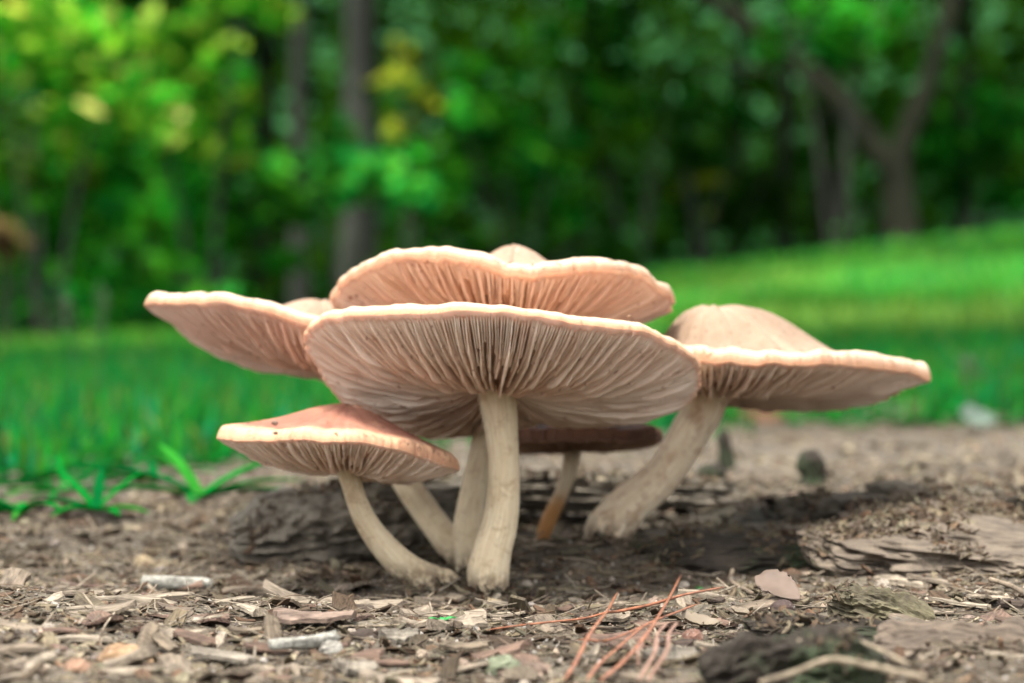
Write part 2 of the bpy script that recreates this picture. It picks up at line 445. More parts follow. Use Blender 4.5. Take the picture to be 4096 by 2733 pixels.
def mushroom(label, rim, attach, r_att, stem, thick, gill_depth, umbo, umbo_w, dome, belly, n_prim, mats, seed, rim_noise=0.0007, foot=False, slots=6, apex=None, umbo_p=2.0, wk=1.0):
    capm, gillm, stemm = mats
    loop = np.array([P3(*p) for p in rim])
    R = catmull(loop, 900, True)
    # even out by arc length
    seg = np.linalg.norm(np.roll(R, -1, 0) - R, axis=1); cum = np.concatenate(([0], np.cumsum(seg)))
    tt = np.linspace(0, cum[-1], 720, endpoint=False)
    Rc = np.vstack([R, R[0]])
    R = np.stack([np.interp(tt, cum, Rc[:, k]) for k in range(3)], -1)
    cen = R.mean(0)
    _, _, vt = np.linalg.svd(R - cen)
    n = vt[2] * np.sign(vt[2][2])
    A = P3(*attach)
    A2 = A if apex is None else P3(*apex) - n * (thick + dome + umbo)
    N = len(R)
    ang = np.linspace(0, 2 * math.pi, N, endpoint=False)
    out = R - A; out -= (out @ n)[:, None] * n; out /= np.linalg.norm(out, axis=1)[:, None]
    cx, sx = np.cos(ang), np.sin(ang)
    R = R + rim_noise * (1.6 * vnoise(cx * 4 + seed, sx * 4, seed) + 1.3 * vnoise(cx * 13 + seed, sx * 13, seed + 1))[:, None] * n * 1.3
    R = R + rim_noise * (1.5 * vnoise(cx * 9 + seed, sx * 9, seed + 2) + 0.9 * vnoise(cx * 34 + seed, sx * 34, seed + 4))[:, None] * out
    nick = np.clip(vnoise(cx * 17 + seed, sx * 17, seed + 41) - .22, 0, 1) * 3.0 + np.clip(vnoise(cx * 41 + seed, sx * 41, seed + 42) - .3, 0, 1) * 2.0
    R = R - out * (.0022 * nick)[:, None] + n * (.0009 * nick)[:, None]
    base = P3(*stem[-1][:3])
    root = empty('mushroom', (base[0], base[1], float(H(base[0], base[1]))))
    org = np.array(root.location)
    tag(root, label, 'mushroom', 'cluster of mushrooms')

    def bel(u, s):
        o = interp_closed(out, u)
        w = (.62 - .38 * o[:, 1])
        return belly * w * 3.2 * np.clip(s, 0, 1) ** .85 * (1 - np.clip(s, 0, 1)) ** .8 * (1 - .25 * s)
    def dep(u, s): return gill_depth * sstep(0, .16, s) * (1 - .3 * sstep(.5, 1, s)) + .30 * bel(u, s)
    def edge(u, s):
        p = interp_closed(R, u); o = interp_closed(out, u)
        a = A + r_att * o
        return p * (1 - s)[:, None] + a * s[:, None] - n * bel(u, s)[:, None]
    # cap: upper skin then flesh underside
    S_top = np.concatenate((np.array([0, .002, .006, .012, .02, .03, .042, .056, .075, .1]), np.linspace(.13, .97, 26)))
    u = np.arange(N) / N
    rows = []; rts = []
    for s in S_top:
        k = min(s / .055, 1.0)
        h = .88 * thick * (1 + .32 * vnoise(cx * 2.6 + seed, sx * 2.6, seed + 31) + .22 * vnoise(cx * 8 + seed, sx * 8, seed + 32)) * max(0, 1 - (1 - k) ** 1.9) ** .62
        h += dome * (s ** 1.1)
        ub = umbo * math.exp(-((1 - s) / umbo_w) ** umbo_p) * min(1, s / .12)
        bul = .0005 * math.sin(math.pi * min(s / .085, 1.0)) * (thick / .006)
        p = R * (1 - s) + A2 * s
        wob = .0012 * vnoise(cx * 3 + seed, sx * 3 + s * 4, seed + 9) * min(1, s * 12) + .0004 * vnoise(cx * 22 + seed, sx * 22 + s * 9, seed + 19) * min(1, s * 12) * (1 - s) ** 2
        rows.append(p + n * (h + ub + wob * 1.0)[:, None] + out * bul)
        rts.append(np.stack([cx * (1 - s * .8) , sx * (1 - s * .8), np.full(N, s)], -1))
    nt = len(S_top)
    S_bot = np.concatenate((np.array([.0, .01, .025, .05]), np.linspace(.09, 1.0, 14)))
    for s in S_bot:
        e = edge(u, np.full(N, s)) + n * dep(u, np.full(N, s))[:, None]
        rows.append(e); rts.append(np.stack([cx, sx, np.full(N, .004 if s < .02 else .5)], -1))
    V = np.vstack(rows); RT = np.vstack(rts)
    top = A2 + n * (thick + dome + umbo)
    V = np.vstack([V, top]); RT = np.vstack([RT, (0, 0, 1)])
    f_top = grid_faces(nt, N, True)
    nb = len(S_bot)
    f_bot = grid_faces(nb, N, True)[:, ::-1] + nt * N
    j = np.arange(N)
    ctr = len(V) - 1
    f_c = np.stack([np.full(N, ctr), (nt - 1) * N + j, (nt - 1) * N + (j + 1) % N], -1)
    me = np_mesh('cap', V - org, [f_top, f_bot, f_c], True, {'rt': RT})
    me.materials.append(capm); me.materials.append(flesh_mat)
    mi = np.zeros(len(me.polygons), np.int32); mi[len(f_top):len(f_top) + len(f_bot)] = 1
    me.polygons.foreach_set('material_index', mi)
    cap = obj('cap', me, None, root)
    # gills
    rg = np.random.default_rng(seed)
    total = n_prim * slots
    M = 20
    uu = (np.arange(total) + rg.uniform(-.28, .28, total)) / total
    kind = np.arange(total) % slots
    s_end = np.where(kind == 0, 1.0, np.where(kind == slots // 2, rg.uniform(.5, .88, total), rg.uniform(.14, .6, total)))
    # some primaries are broken or forked
    s_end = np.where((kind == 0) & (rg.random(total) < .10), rg.uniform(.7, .95, total), s_end)
    s0 = rg.uniform(.008, .03, total)
    GV = []; GA = []
    per = np.linalg.norm(np.roll(R, -1, 0) - R, axis=1).sum()
    tt = np.linspace(0, 1, M)
    for q in range(M):
        s = s0 + (s_end - s0) * tt[q]
        a2 = uu * 2 * math.pi
        bend = .0055 * (vnoise(np.cos(a2) * 5 + s * 2.5, np.sin(a2) * 5 + s * 1.0, seed + 5)) + .0016 * vnoise(uu * total * .7, s * 7, seed + 6)
        lean = (.55 / total) * 2 * (vnoise(uu * total * .30, s * 3.0 + .5, seed + 15) + .5 * vnoise(uu * total * .13, s * 2, seed + 16))
        u2 = uu + (bend + lean * 1.1) * np.sin(np.clip(s, 0, 1) * math.pi) ** .7
        e = edge(u2, s)
        e2 = edge(u2 + .0015, s)
        tan = e2 - e; tan /= np.linalg.norm(tan, axis=1)[:, None]
        d = dep(u2, s)
        endf = np.where(s_end < .99, np.clip((1 - tt[q]) / .14, 0, 1) ** .6, 1.0)
        jag = 1 + .22 * vnoise(uu * total * 1.3, s * 16, seed + 7) + .10 * vnoise(uu * total * 3.1, s * 50, seed + 8)
        rank = np.where(kind == 0, 1.0, np.where(kind == slots // 2, .85, .62))
        grp = 1 + .55 * vnoise(uu * total * .22, s * 5, seed + 17)
        dd = d * endf * jag * rank * grp
        top_ = e + n * (d + .0004)[:, None]
        bot = e + n * (d - dd)[:, None] + tan * (.0007 * vnoise(uu * 60, s * 5, seed + 12))[:, None]
        wid = (.95 + .3 * vnoise(uu * total * 2.3, s * 0 + 3, seed + 13))
        gap = per * (1 - s) + 2 * math.pi * r_att * s
        live = np.where(s < .25, total, np.where(s < .6, total * .55, n_prim * 1.5))
        wt = np.clip(.30 * gap / live, .00012, .00052) * wid * wk
        wb = wt * .86
        GV += [top_ - tan * wt[:, None], bot - tan * wb[:, None], bot + tan * wb[:, None], top_ + tan * wt[:, None]]
        rnd = (uu * 7919 * 13.7) % 1.0
        for dv in (0, 1, 1, 0): GA.append(np.stack([s, np.full(total, dv), rnd], -1))
    GV = np.stack(GV, 1).reshape(total, M, 4, 3)
    GA = np.stack(GA, 1).reshape(total, M, 4, 3)
    loc = []
    for q in range(M - 1):
        b = q * 4
        for k in range(3): loc.append((b + k, b + k + 1, b + 5 + k, b + 4 + k))
    loc.append(((M - 1) * 4, (M - 1) * 4 + 1, (M - 1) * 4 + 2, (M - 1) * 4 + 3))
    loc = np.array(loc)
    F = (loc[None] + (np.arange(total) * M * 4)[:, None, None]).reshape(-1, 4)
    gme = np_mesh('gills', GV.reshape(-1, 3) - org, F, False, {'g': GA.reshape(-1, 3)})
    gills = obj('gills', gme, gillm, cap)
    tag(gills, kind='stuff')
    # stem
    st = np.array([P3(*p[:3]) for p in stem]); rr = np.array([p[3] / 2 / FPX * (p[2] + NEAR) for p in stem])
    # run up into the cap and down into the earth
    st = np.vstack([st[0] + (n * .004 + (A - st[0]) * .3), st, st[-1] + (st[-1] - st[-2]) / np.linalg.norm(st[-1] - st[-2]) * .004 + np.array((0, 0, -.012))])
    rr = np.concatenate(([rr[0] * 1.12], rr, [rr[-1] * .9]))
    path = catmull(st, 90); rads = catmull(np.stack([rr, rr, rr], -1), 90)[:, 0]
    SV, SF, SA = tube(path, rads, 48, seed, .035)
    hz = SV[:, 2] - H(SV[:, 0], SV[:, 1])
    at = {'ua': SA, 'dirt': sstep(.014, .001, hz)}
    if foot:
        zz = SV[:, 2]
        at['foot'] = sstep(.034, .022, zz) * .9
    sme = np_mesh('stem', SV - org, SF, True, at)
    obj('stem', sme, stemm, root)
    return root, cap, A, n, R

m = NT('cap_flesh')
flesh_mat = m.surf(m.principled(m.ramp(m.noise(m.n('TexCoord').outputs['Object'], 90, 4), [(.35, (.64, .40, .29)), (.65, (.78, .56, .44))]), .7, None, .3, (1, .55, .35), .004, .2))
PEACH = dict(base=(.56, .37, .24), pale=(.58, .445, .31), dark=(.42, .25, .15), rim=(.42, .21, .11))
cap_peach = mat_cap('cap_skin_peach', **PEACH)
cap_tan = mat_cap('cap_skin_tan', (.27, .185, .13), (.57, .435, .31), (.33, .22, .15), (.36, .16, .08))
cap_red = mat_cap('cap_skin_reddish', (.27, .115, .078), (.64, .38, .23), (.22, .085, .055), (.48, .25, .15), .25, .17)
cap_dome = mat_cap('cap_skin_dome', (.24, .165, .112), (.57, .435, .31), (.19, .13, .088), (.36, .16, .08), .22, .15)
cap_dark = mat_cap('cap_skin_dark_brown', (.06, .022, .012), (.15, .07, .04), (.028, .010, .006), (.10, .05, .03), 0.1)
gill_pale = mat_gill('gill_pale', (.90, .79, .67), (.70, .44, .30), (.30, .13, .07))
gill_pink = mat_gill('gill_pink', (.89, .73, .62), (.72, .42, .31), (.30, .12, .07), 0.4)
stem_pale = mat_stem('stem_pale', (.72, .585, .39), (.86, .76, .56), (.52, .38, .23))
stem_white = mat_stem('stem_whitish', (.74, .60, .42), (.90, .82, .64), (.48, .32, .20))
stem_small = mat_stem('stem_small', (.54, .43, .28), (.70, .60, .45), (.38, .29, .18), (.42, .19, .05))

rim_c = [(1215, 1352, .565), (1253, 1298, .545), (1345, 1268, .530), (1560, 1260, .508), (1751, 1250, .495), (1866, 1240, .490), (2019, 1253, .488),
         (2172, 1277, .490), (2402, 1306, .500), (2555, 1324, .512), (2693, 1382, .535), (2785, 1440, .560), (2806, 1500, .580), (2797, 1566, .598),
         (2731, 1635, .612), (2594, 1681, .632), (2364, 1712, .645), (2211, 1700, .655), (2080, 1714, .660), (1904, 1742, .660), (1751, 1758, .655),
         (1636, 1738, .648), (1468, 1668, .625), (1353, 1605, .605), (1291, 1513, .590), (1246, 1428, .576)]
stem_c = [(1988, 1572, .574, 160), (2003, 1703, .573, 137), (2014, 1841, .572, 123), (2012, 1979, .571, 134), (1997, 2101, .571, 144), (1970, 2201, .570, 154), (1953, 2285, .570, 170), (1953, 2362, .570, 160)]
mc = mushroom('large mushroom with broad pale gilled cap tilted back, on the thickest upright stem', rim_c, (1983, 1562, .574), .0082, stem_c,
              .0050, .0034, .004, .3, .002, .0165, 56, (cap_peach, gill_pale, stem_pale), 3, slots=8)

rim_r = [(1326, 1195, 0.645), (1368, 1137, 0.630), (1445, 1084, 0.610), (1529, 1049, 0.595), (1636, 1038, 0.585), (1766, 1034, 0.577), (1866, 1049, 0.575), (1981, 1080, 0.572),
         (2042, 1099, 0.572), (2134, 1103, 0.572), (2211, 1095, 0.575), (2325, 1088, 0.582), (2440, 1084, 0.590), (2540, 1099, 0.605), (2617, 1137, 0.620), (2685, 1191, 0.643),
         (2697, 1229, 0.660), (2670, 1249, 0.675), (2555, 1256, 0.710), (2325, 1262, 0.735), (2000, 1275, 0.745), (1700, 1275, 0.735), (1450, 1260, 0.710), (1350, 1228, 0.675)]
stem_r = [(2015, 1300, .655, 110), (1985, 1500, .650, 100), (1940, 1749, .643, 98), (1908, 1895, .642, 104), (1880, 2040, .636, 112), (1870, 2140, .633, 118), (1880, 2250, .632, 120)]
mr = mushroom('mushroom with pinkish gills and wavy rim, topmost cap of the cluster', rim_r, (2016, 1290, .655), .0075, stem_r,
              .0062, .0034, .021, .30, -.004, .0125, 54, (cap_tan, gill_pink, stem_pale), 5, .0009, apex=(2060, 980, .660))

rim_l = [(582, 1214, 0.665), (621, 1217, 0.650), (682, 1211, 0.633), (773, 1211, 0.617), (863, 1213, 0.608), (954, 1223, 0.602), (1045, 1238, 0.598), (1136, 1262, 0.597), (1245, 1304, 0.598),
         (1400, 1345, 0.605), (1560, 1390, 0.620), (1700, 1440, 0.645), (1780, 1490, 0.675), (1760, 1530, 0.705), (1650, 1555, 0.730), (1500, 1545, 0.745), (1287, 1513, 0.750),
         (1197, 1501, 0.750), (1106, 1477, 0.745), (1015, 1462, 0.740), (894, 1432, 0.730), (803, 1389, 0.717), (730, 1341, 0.705), (670, 1286, 0.690), (615, 1238, 0.675)]
stem_l = [(1405, 1510, .670, 110), (1440, 1600, .668, 105), (1520, 1762, .666, 104), (1635, 1945, .663, 108), (1704, 2048, .664, 112), (1788, 2160, .660, 118), (1840, 2230, .658, 118)]
ml = mushroom('mushroom on a slanting stem behind the small reddish one, cap reaching out over grass', rim_l, (1402, 1496, .670), .0075, stem_l,
              .0064, .0034, .022, .32, -.004, .0125, 54, (cap_tan, gill_pink, stem_pale), 8, apex=(1285, 1203, .677))

rim_f = [(866, 1753, .555), (912, 1762, .540), (985, 1765, .528), (1106, 1762, .518), (1227, 1759, .513), (1318, 1765, .512), (1409, 1765, .512), (1500, 1777, .515), (1590, 1798, .520),
         (1681, 1825, .530), (1772, 1859, .545), (1836, 1880, .567), (1827, 1889, .575), (1772, 1904, .590), (1681, 1928, .603), (1560, 1931, .612), (1439, 1910, .615),
         (1348, 1889, .614), (1227, 1886, .608), (1106, 1868, .597), (1015, 1838, .585), (954, 1807, .575), (900, 1768, .563)]
stem_f = [(1392, 1880, .563, 92), (1408, 1940, .563, 84), (1432, 2015, .565, 86), (1475, 2105, .568, 96), (1552, 2205, .571, 112), (1640, 2282, .574, 124), (1735, 2325, .577, 122), (1800, 2345, .578, 105)]
mf = mushroom('small mushroom with reddish conical cap, tucked under the big cap on a curved stem', rim_f, (1388, 1876, .564), .0048, stem_f,
              .0050, .0026, .012, .62, .008, .0075, 42, (cap_red, gill_pale, stem_pale), 12, .0003, apex=(1400, 1618, .572))

rim_g = [(2430, 1490, .670), (2500, 1462, .640), (2620, 1450, .618), (2800, 1450, .598), (2913, 1447, .590), (3015, 1450, .588), (3117, 1450, .588), (3219, 1456, .592), (3321, 1460, .600), (3423, 1467, .612),
         (3526, 1477, .628), (3628, 1488, .648), (3720, 1520, .680), (3696, 1533, .700), (3628, 1558, .720), (3560, 1597, .735), (3457, 1625, .750), (3321, 1642, .757),
         (3185, 1638, .758), (3049, 1633, .752), (2926, 1625, .745), (2780, 1605, .730), (2600, 1570, .712), (2480, 1530, .695)]
stem_g = [(2838, 1566, .668, 175), (2807, 1650, .668, 166), (2764, 1720, .667, 158), (2725, 1788, .667, 152), (2658, 1892, .667, 148), (2594, 1955, .667, 156), (2520, 2014, .667, 166), (2472, 2068, .668, 178), (2434, 2130, .669, 196), (2418, 2235, .670, 206)]
mg = mushroom('mushroom with tall domed cap and thick stem bending away from the cluster', rim_g, (2848, 1556, .668), .0098, stem_g,
              .0084, .0034, .039, .52, -.009, .010, 54, (cap_dome, gill_pale, stem_white), 17, apex=(2835, 1240, .672), umbo_p=2.8)

rim_d = [(2010, 1780, .712), (2150, 1768, .698), (2300, 1767, .690), (2450, 1765, .695), (2580, 1760, .708), (2655, 1766, .728), (2610, 1786, .745), (2500, 1799, .757),
         (2350, 1808, .763), (2200, 1812, .760), (2070, 1812, .748), (1990, 1797, .730)]
stem_d = [(2290, 1800, .727, 80), (2283, 1850, .726, 66), (2268, 1915, .725, 58), (2240, 1985, .723, 56), (2205, 2060, .722, 62), (2182, 2115, .721, 62), (2165, 2175, .720, 52)]
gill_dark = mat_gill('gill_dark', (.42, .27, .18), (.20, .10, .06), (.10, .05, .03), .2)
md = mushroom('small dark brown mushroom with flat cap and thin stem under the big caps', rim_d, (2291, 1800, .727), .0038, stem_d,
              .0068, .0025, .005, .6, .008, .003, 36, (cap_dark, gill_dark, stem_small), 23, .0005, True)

crumb_mat = mat_stone('crumb', [(.75, .72, .66), (.45, .25, .14), (.2, .19, .18)], 600)
def lump_mesh(name, r, seed, jag=.35, sub=(8, 6)):
    a, b = sub
    th = np.linspace(0, math.pi, b + 1)[1:-1]; ph = np.linspace(0, 2 * math.pi, a, endpoint=False)
    V = []
    rg = np.random.default_rng(seed)
    for t in th:
        for p in ph:
            d = np.array((math.sin(t) * math.cos(p), math.sin(t) * math.sin(p), math.cos(t)))
            V.append(d * np.array(r) * (1 + jag * rg.uniform(-.5, .5)))
    V += [np.array((0, 0, r[2])), np.array((0, 0, -r[2]))]
    n = len(th)
    F4 = grid_faces(n, a, True)[:, ::-1]
    j = np.arange(a)
    F3 = np.concatenate([np.stack([np.full(a, n * a), j, (j + 1) % a], -1), np.stack([np.full(a, n * a + 1), (n - 1) * a + (j + 1) % a, (n - 1) * a + j], -1)])
    return np_mesh(name, np.array(V), [F4, F3], False)
def crumb(root_t, px, py, D, r, seed):
    root, cap = root_t[0], root_t[1]
    p = P3(px, py, D) - np.array(root.location)
    obj('crumb', lump_mesh('crumb', (r, r * .8, r * .7), seed), crumb_mat, cap, p)

# ------------------------------------------------------------------ wood chips and litter
def chip_data(seed, L, W, T, stations=6, across=3, jag=.3, bend=.1, taper=.5):
    """splintered flake along local x; V, F4"""
    rg = np.random.default_rng(seed)
    V = []; k = across
    cz = rg.uniform(-bend, bend) * L; cy = rg.uniform(-.12, .12) * L; tw = rg.uniform(-.35, .35)
    off0 = rg.uniform(-.5, .5, k) * jag; off1 = rg.uniform(-.5, .5, k) * jag
    for i in range(stations):
        t = i / (stations - 1)
        w = W * (1 - taper * abs(2 * t - 1) ** 2.5 * rg.uniform(.3, 1)) * rg.uniform(.8, 1.15)
        for side in (1, -1):
            for j in range(k):
                v = j / (k - 1) - .5
                x = (t - .5) * L + (off0[j] * L * .35 if i == 0 else off1[j] * L * .35 if i == stations - 1 else 0)
                y = v * w + cy * 4 * (t - .5) ** 2
                z = side * T * .5 * (1 if abs(v) < .4 else .6) * (rg.uniform(.6, 1.3)) + cz * 4 * (t - .5) ** 2 - abs(v) ** 2 * w * .35 + v * w * tw * (t - .5)
                V.append((x, y, z))
    V = np.array(V); r = 2 * k; F = []
    for i in range(stations - 1):
        a = i * r; b = a + r
        for j in range(k - 1):
            F.append((a + j, b + j, b + j + 1, a + j + 1))
            F.append((a + k + j, a + k + j + 1, b + k + j + 1, b + k + j))
        F.append((a, a + k, b + k, b)); F.append((a + k - 1, b + k - 1, b + 2 * k - 1, a + 2 * k - 1))
    for j in range(k - 1):
        F.append((j, j + 1, k + j + 1, k + j)); e = (stations - 1) * r
        F.append((e + j, e + k + j, e + k + j + 1, e + j + 1))
    return V, np.array(F)

WOOD_COLS = np.array([(.27, .22, .17), (.33, .28, .22), (.20, .155, .12), (.16, .115, .09), (.24, .165, .125), (.38, .33, .27), (.22, .135, .10), (.12, .085, .068), (.30, .25, .20), (.27, .25, .20)]) * np.array((.70, .69, .585))

def merged(name, protos, pos, rotm, scale, tint, tname='tint'):
    """many small pieces as one mesh"""
    vs = []; fs = []; ts = []; ls = []; off = 0
    pid = RNG.integers(0, len(protos), len(pos))
    for k, (pv, pf) in enumerate(protos):
        sel = np.where(pid == k)[0]
        if not len(sel): continue
        loc = pv[None] * scale[sel][:, None, :]
        w = np.einsum('nij,nvj->nvi', rotm[sel], loc) + pos[sel][:, None, :]
        nv = len(pv)
        vs.append(w.reshape(-1, 3)); ls.append((loc + (sel[:, None, None] * .37) % 5).reshape(-1, 3))
        ts.append(np.repeat(tint[sel], nv, 0))
        fs.append((pf[None] + (np.arange(len(sel)) * nv)[:, None, None]).reshape(-1, pf.shape[1]) + off)
        off += len(sel) * nv
    t = np.vstack(ts); t = np.hstack([t, np.ones((len(t), 1))])
    return np_mesh(name, np.vstack(vs), np.vstack(fs), False, {tname: t, 'lc': np.vstack(ls)})

def rots(n, tilt):
    az = RNG.uniform(0, 2 * math.pi, n); a = RNG.normal(0, tilt, n); b = RNG.normal(0, tilt, n)
    ca, sa = np.cos(az), np.sin(az)
    Rz = np.zeros((n, 3, 3)); Rz[:, 0, 0] = ca; Rz[:, 0, 1] = -sa; Rz[:, 1, 0] = sa; Rz[:, 1, 1] = ca; Rz[:, 2, 2] = 1
    Ry = np.zeros((n, 3, 3)); Ry[:, 0, 0] = np.cos(a); Ry[:, 0, 2] = np.sin(a); Ry[:, 2, 0] = -np.sin(a); Ry[:, 2, 2] = np.cos(a); Ry[:, 1, 1] = 1
    Rx = np.zeros((n, 3, 3)); Rx[:, 0, 0] = 1; Rx[:, 1, 1] = np.cos(b); Rx[:, 1, 2] = -np.sin(b); Rx[:, 2, 1] = np.sin(b); Rx[:, 2, 2] = np.cos(b)
    return Rz @ Ry @ Rx

def scatter(n, d0, d1, power=1.0, margin=1.12):
    """points on the ground spread over the visible wedge"""
    t = RNG.random(n) ** power
    d = np.sqrt(d0 ** 2 + t * (d1 ** 2 - d0 ** 2))
    x = RNG.uniform(-.36, .36, n) * d * margin
    return x, d * 2

def tints(n, cols, var=.24):
    c = cols[RNG.integers(0, len(cols), n)] * (1 + RNG.normal(0, var, (n, 1))).clip(.35, 1.8)
    return c.clip(.0005, .8)

litter_mat = mat_wood('litter_wood', None, True)
protos = [chip_data(100 + i, 1, .34 if i % 3 else .55, .12, 4, 2, .5, .12, .6) for i in range(14)]
def litter(name, n, d0, d1, lo, hi, tilt, label, power=1.0, cols=WOOD_COLS, aspect=(.5, 1.3), lift=.1):
    x, y = scatter(n, d0, d1, power)
    keep = y / 2 < bare_edge(x) + .12 * RNG.random(n) ** 2
    x, y = x[keep], y[keep]; n = len(x)
    L = lo * (hi / lo) ** (RNG.random(n) ** 1.6)
    sc = np.stack([L, L * RNG.uniform(*aspect, n), L * RNG.uniform(.5, 1.1, n)], -1)
    z = H(x, y) + L * lift * RNG.random(n)
    # crumbs are darker over the dark earth right of the stems
    tn = tints(n, cols)
    dk = sstep(.03, .12, x) * sstep(1.14, 1.20, y) * sstep(1.44, 1.32, y)
    tn = tn * (1 - .82 * dk)[:, None] * (.72 + .55 * sstep(-.3, .35, fbm(x * 22, y * 22, 2, 88)))[:, None]
    me = merged(name, protos, np.stack([x, y, z], -1), rots(n, tilt), sc, tn)
    o = obj(name, me, litter_mat)
    tag(o, label, 'litter', kind='stuff')
    return o
litter('fine_mulch', 30000, .38, .74, .0014, .0085, .28, 'fine crumbled wood and bark mulch covering the bare soil')
litter('coarse_mulch', 3200, .38, .80, .006, .016, .26, 'weathered wood splinters strewn over the bare soil')
litter('distant_mulch', 19000, .72, 1.95, .003, .014, .28, 'pale wood litter on the bare earth before the lawn', 1.0, WOOD_COLS * 1.35)
# thin fibres
fib_protos = [chip_data(160 + i, 1, .035, .03, 4, 2, .2, .12, .6) for i in range(6)]
x, y = scatter(4200, .38, .85)
L = RNG.uniform(.005, .022, len(x)); sc = np.stack([L, L, L], -1)
me = merged('plant_fibres', fib_protos, np.stack([x, y, H(x, y) + RNG.uniform(.0005, .003, len(x))], -1), rots(len(x), .2), sc, tints(len(x), np.array([(.30, .25, .19), (.2, .15, .11), (.42, .36, .28)])))
tag(obj('plant_fibres', me, litter_mat), 'thin dry fibres and rootlets lying in the mulch', 'fibres', kind='stuff')
# grit
oc_v = np.array([(1, 0, 0), (-.9, .1, 0), (0, .8, .1), (.1, -.85, 0), (0, .1, .7), (.1, 0, -.7)], float)
oc_f = np.array([(0, 2, 4), (2, 1, 4), (1, 3, 4), (3, 0, 4), (2, 0, 5), (1, 2, 5), (3, 1, 5), (0, 3, 5)])
x, y = scatter(24000, .38, 1.3, 1.2)
kk = y / 2 < bare_edge(x); x, y = x[kk], y[kk]
L = .0004 * 4.5 ** (RNG.random(len(x)) ** 2.2); sc = np.stack([L, L * RNG.uniform(.6, 1, len(x)), L], -1)
gc = tints(len(x), np.array([(.34, .29, .24), (.44, .40, .35), (.25, .17, .12), (.16, .13, .11), (.5, .38, .28)]))
gc *= .55
gc *= (1 - .6 * sstep(.03, .12, x) * sstep(1.14, 1.20, y) * sstep(1.44, 1.32, y))[:, None]
me = merged('grit', [(oc_v, oc_f)], np.stack([x, y, H(x, y) + L * .4], -1), rots(len(x), .8), sc, gc)
tag(obj('grit', me, mat_tint('grit_grains', .7)), 'sandy grit and tiny stones between the wood chips', 'grit', kind='stuff')

bp = []
for st_, nn in ((stem_c, 80), (stem_r, 40), (stem_l, 40), (stem_f, 70), (stem_g, 90), (stem_d, 30)):
    b0 = P3(*st_[-1][:3]); rb = st_[-1][3] / 2 / FPX * (st_[-1][2] + NEAR)
    a_ = RNG.uniform(0, 2 * math.pi, nn); q_ = rb * (1.0 + 1.1 * RNG.random(nn) ** 1.6)
    bp.append(np.stack([b0[0] + np.cos(a_) * q_, b0[1] + np.sin(a_) * q_, 0 * a_], -1))
bp = np.vstack(bp); bp[:, 2] = H(bp[:, 0], bp[:, 1]) + RNG.uniform(.0, .003, len(bp))
L = RNG.uniform(.002, .008, len(bp)); sc = np.stack([L, L * RNG.uniform(.5, 1.2, len(bp)), L], -1)
tag(obj('stem_base_litter', merged('stem_base_litter', protos, bp, rots(len(bp), .5), sc, tints(len(bp), WOOD_COLS * .8)), litter_mat), 'dark soil crumbs and bark bits heaped around the mushroom stems', 'litter', kind='stuff')
# countable chips
KINDS = [('wood_chip', 'grey-brown splintered wood chip lying flat in the mulch', 'wood chip', 'grey-brown wood chips', [(.19, .15, .115), (.29, .24, .185), (.38, .32, .25)], (.011, .028), (.22, .42), 95),
         ('bark_flake', 'reddish brown bark flake lying in the mulch', 'bark flake', 'reddish bark flakes', [(.14, .092, .07), (.23, .155, .118), (.17, .11, .09)], (.009, .021), (.35, .7), 70),
         ('wood_splinter', 'thin pale wood splinter lying in the mulch', 'wood splinter', 'pale wood splinters', [(.34, .29, .225), (.46, .395, .31)], (.013, .030), (.12, .22), 70),
         ('bark_crumb', 'dark brown chunky bark crumb lying in the mulch', 'bark crumb', 'dark bark crumbs', [(.075, .055, .045), (.12, .09, .07)], (.005, .012), (.5, .9), 55)]
for ki, (nm, lab, cat, grp, cols, (lo, hi), (wa, wb), cnt) in enumerate(KINDS):
    mt = mat_wood('wood_of_' + nm, cols, False)
    mes = []
    for i in range(9):
        L = lo + (hi - lo) * (i / 8) ** 1.4
        v, f = chip_data(300 + ki * 20 + i, L, L * RNG.uniform(wa, wb), L * RNG.uniform(.07, .13) * (2 if nm == 'bark_crumb' else 1), 7, 4, .45, .07, .45)
        me = np_mesh(nm, v, f, False); me.materials.append(mt); mes.append(me)
    x, y = scatter(cnt, .405, .58, 1.25, 1.0)
    for i in range(cnt):
        px, py_ = float(x[i]), float(y[i])
        o = obj(nm, mes[int(RNG.integers(0, 9))], None, None, (px, py_, float(H(px, py_)) + .0012),
                (float(RNG.normal(0, .16)), float(RNG.normal(0, .13)), float(RNG.uniform(0, 6.28))))
        tag(o, lab, cat, grp)

# pebbles
peb = mat_stone('pebble_stone', [(.36, .29, .22), (.45, .40, .34), (.30, .20, .14), (.22, .20, .19)], 300)
x, y = scatter(46, .405, .72, 1.0, 1.0)
pm = [lump_mesh('pebble', (r_, r_ * .8, r_ * .65), 900 + i) for i, r_ in enumerate((.0018, .0024, .003, .0036))]
for i in range(46):
    o = obj('pebble', pm[i % 4], peb, None, (x[i], y[i], float(H(x[i], y[i])) + .001), (0, 0, float(RNG.uniform(0, 6))))
    tag(o, 'small rounded tan pebble half sunk in the mulch', 'pebble', 'small pebbles in the mulch')

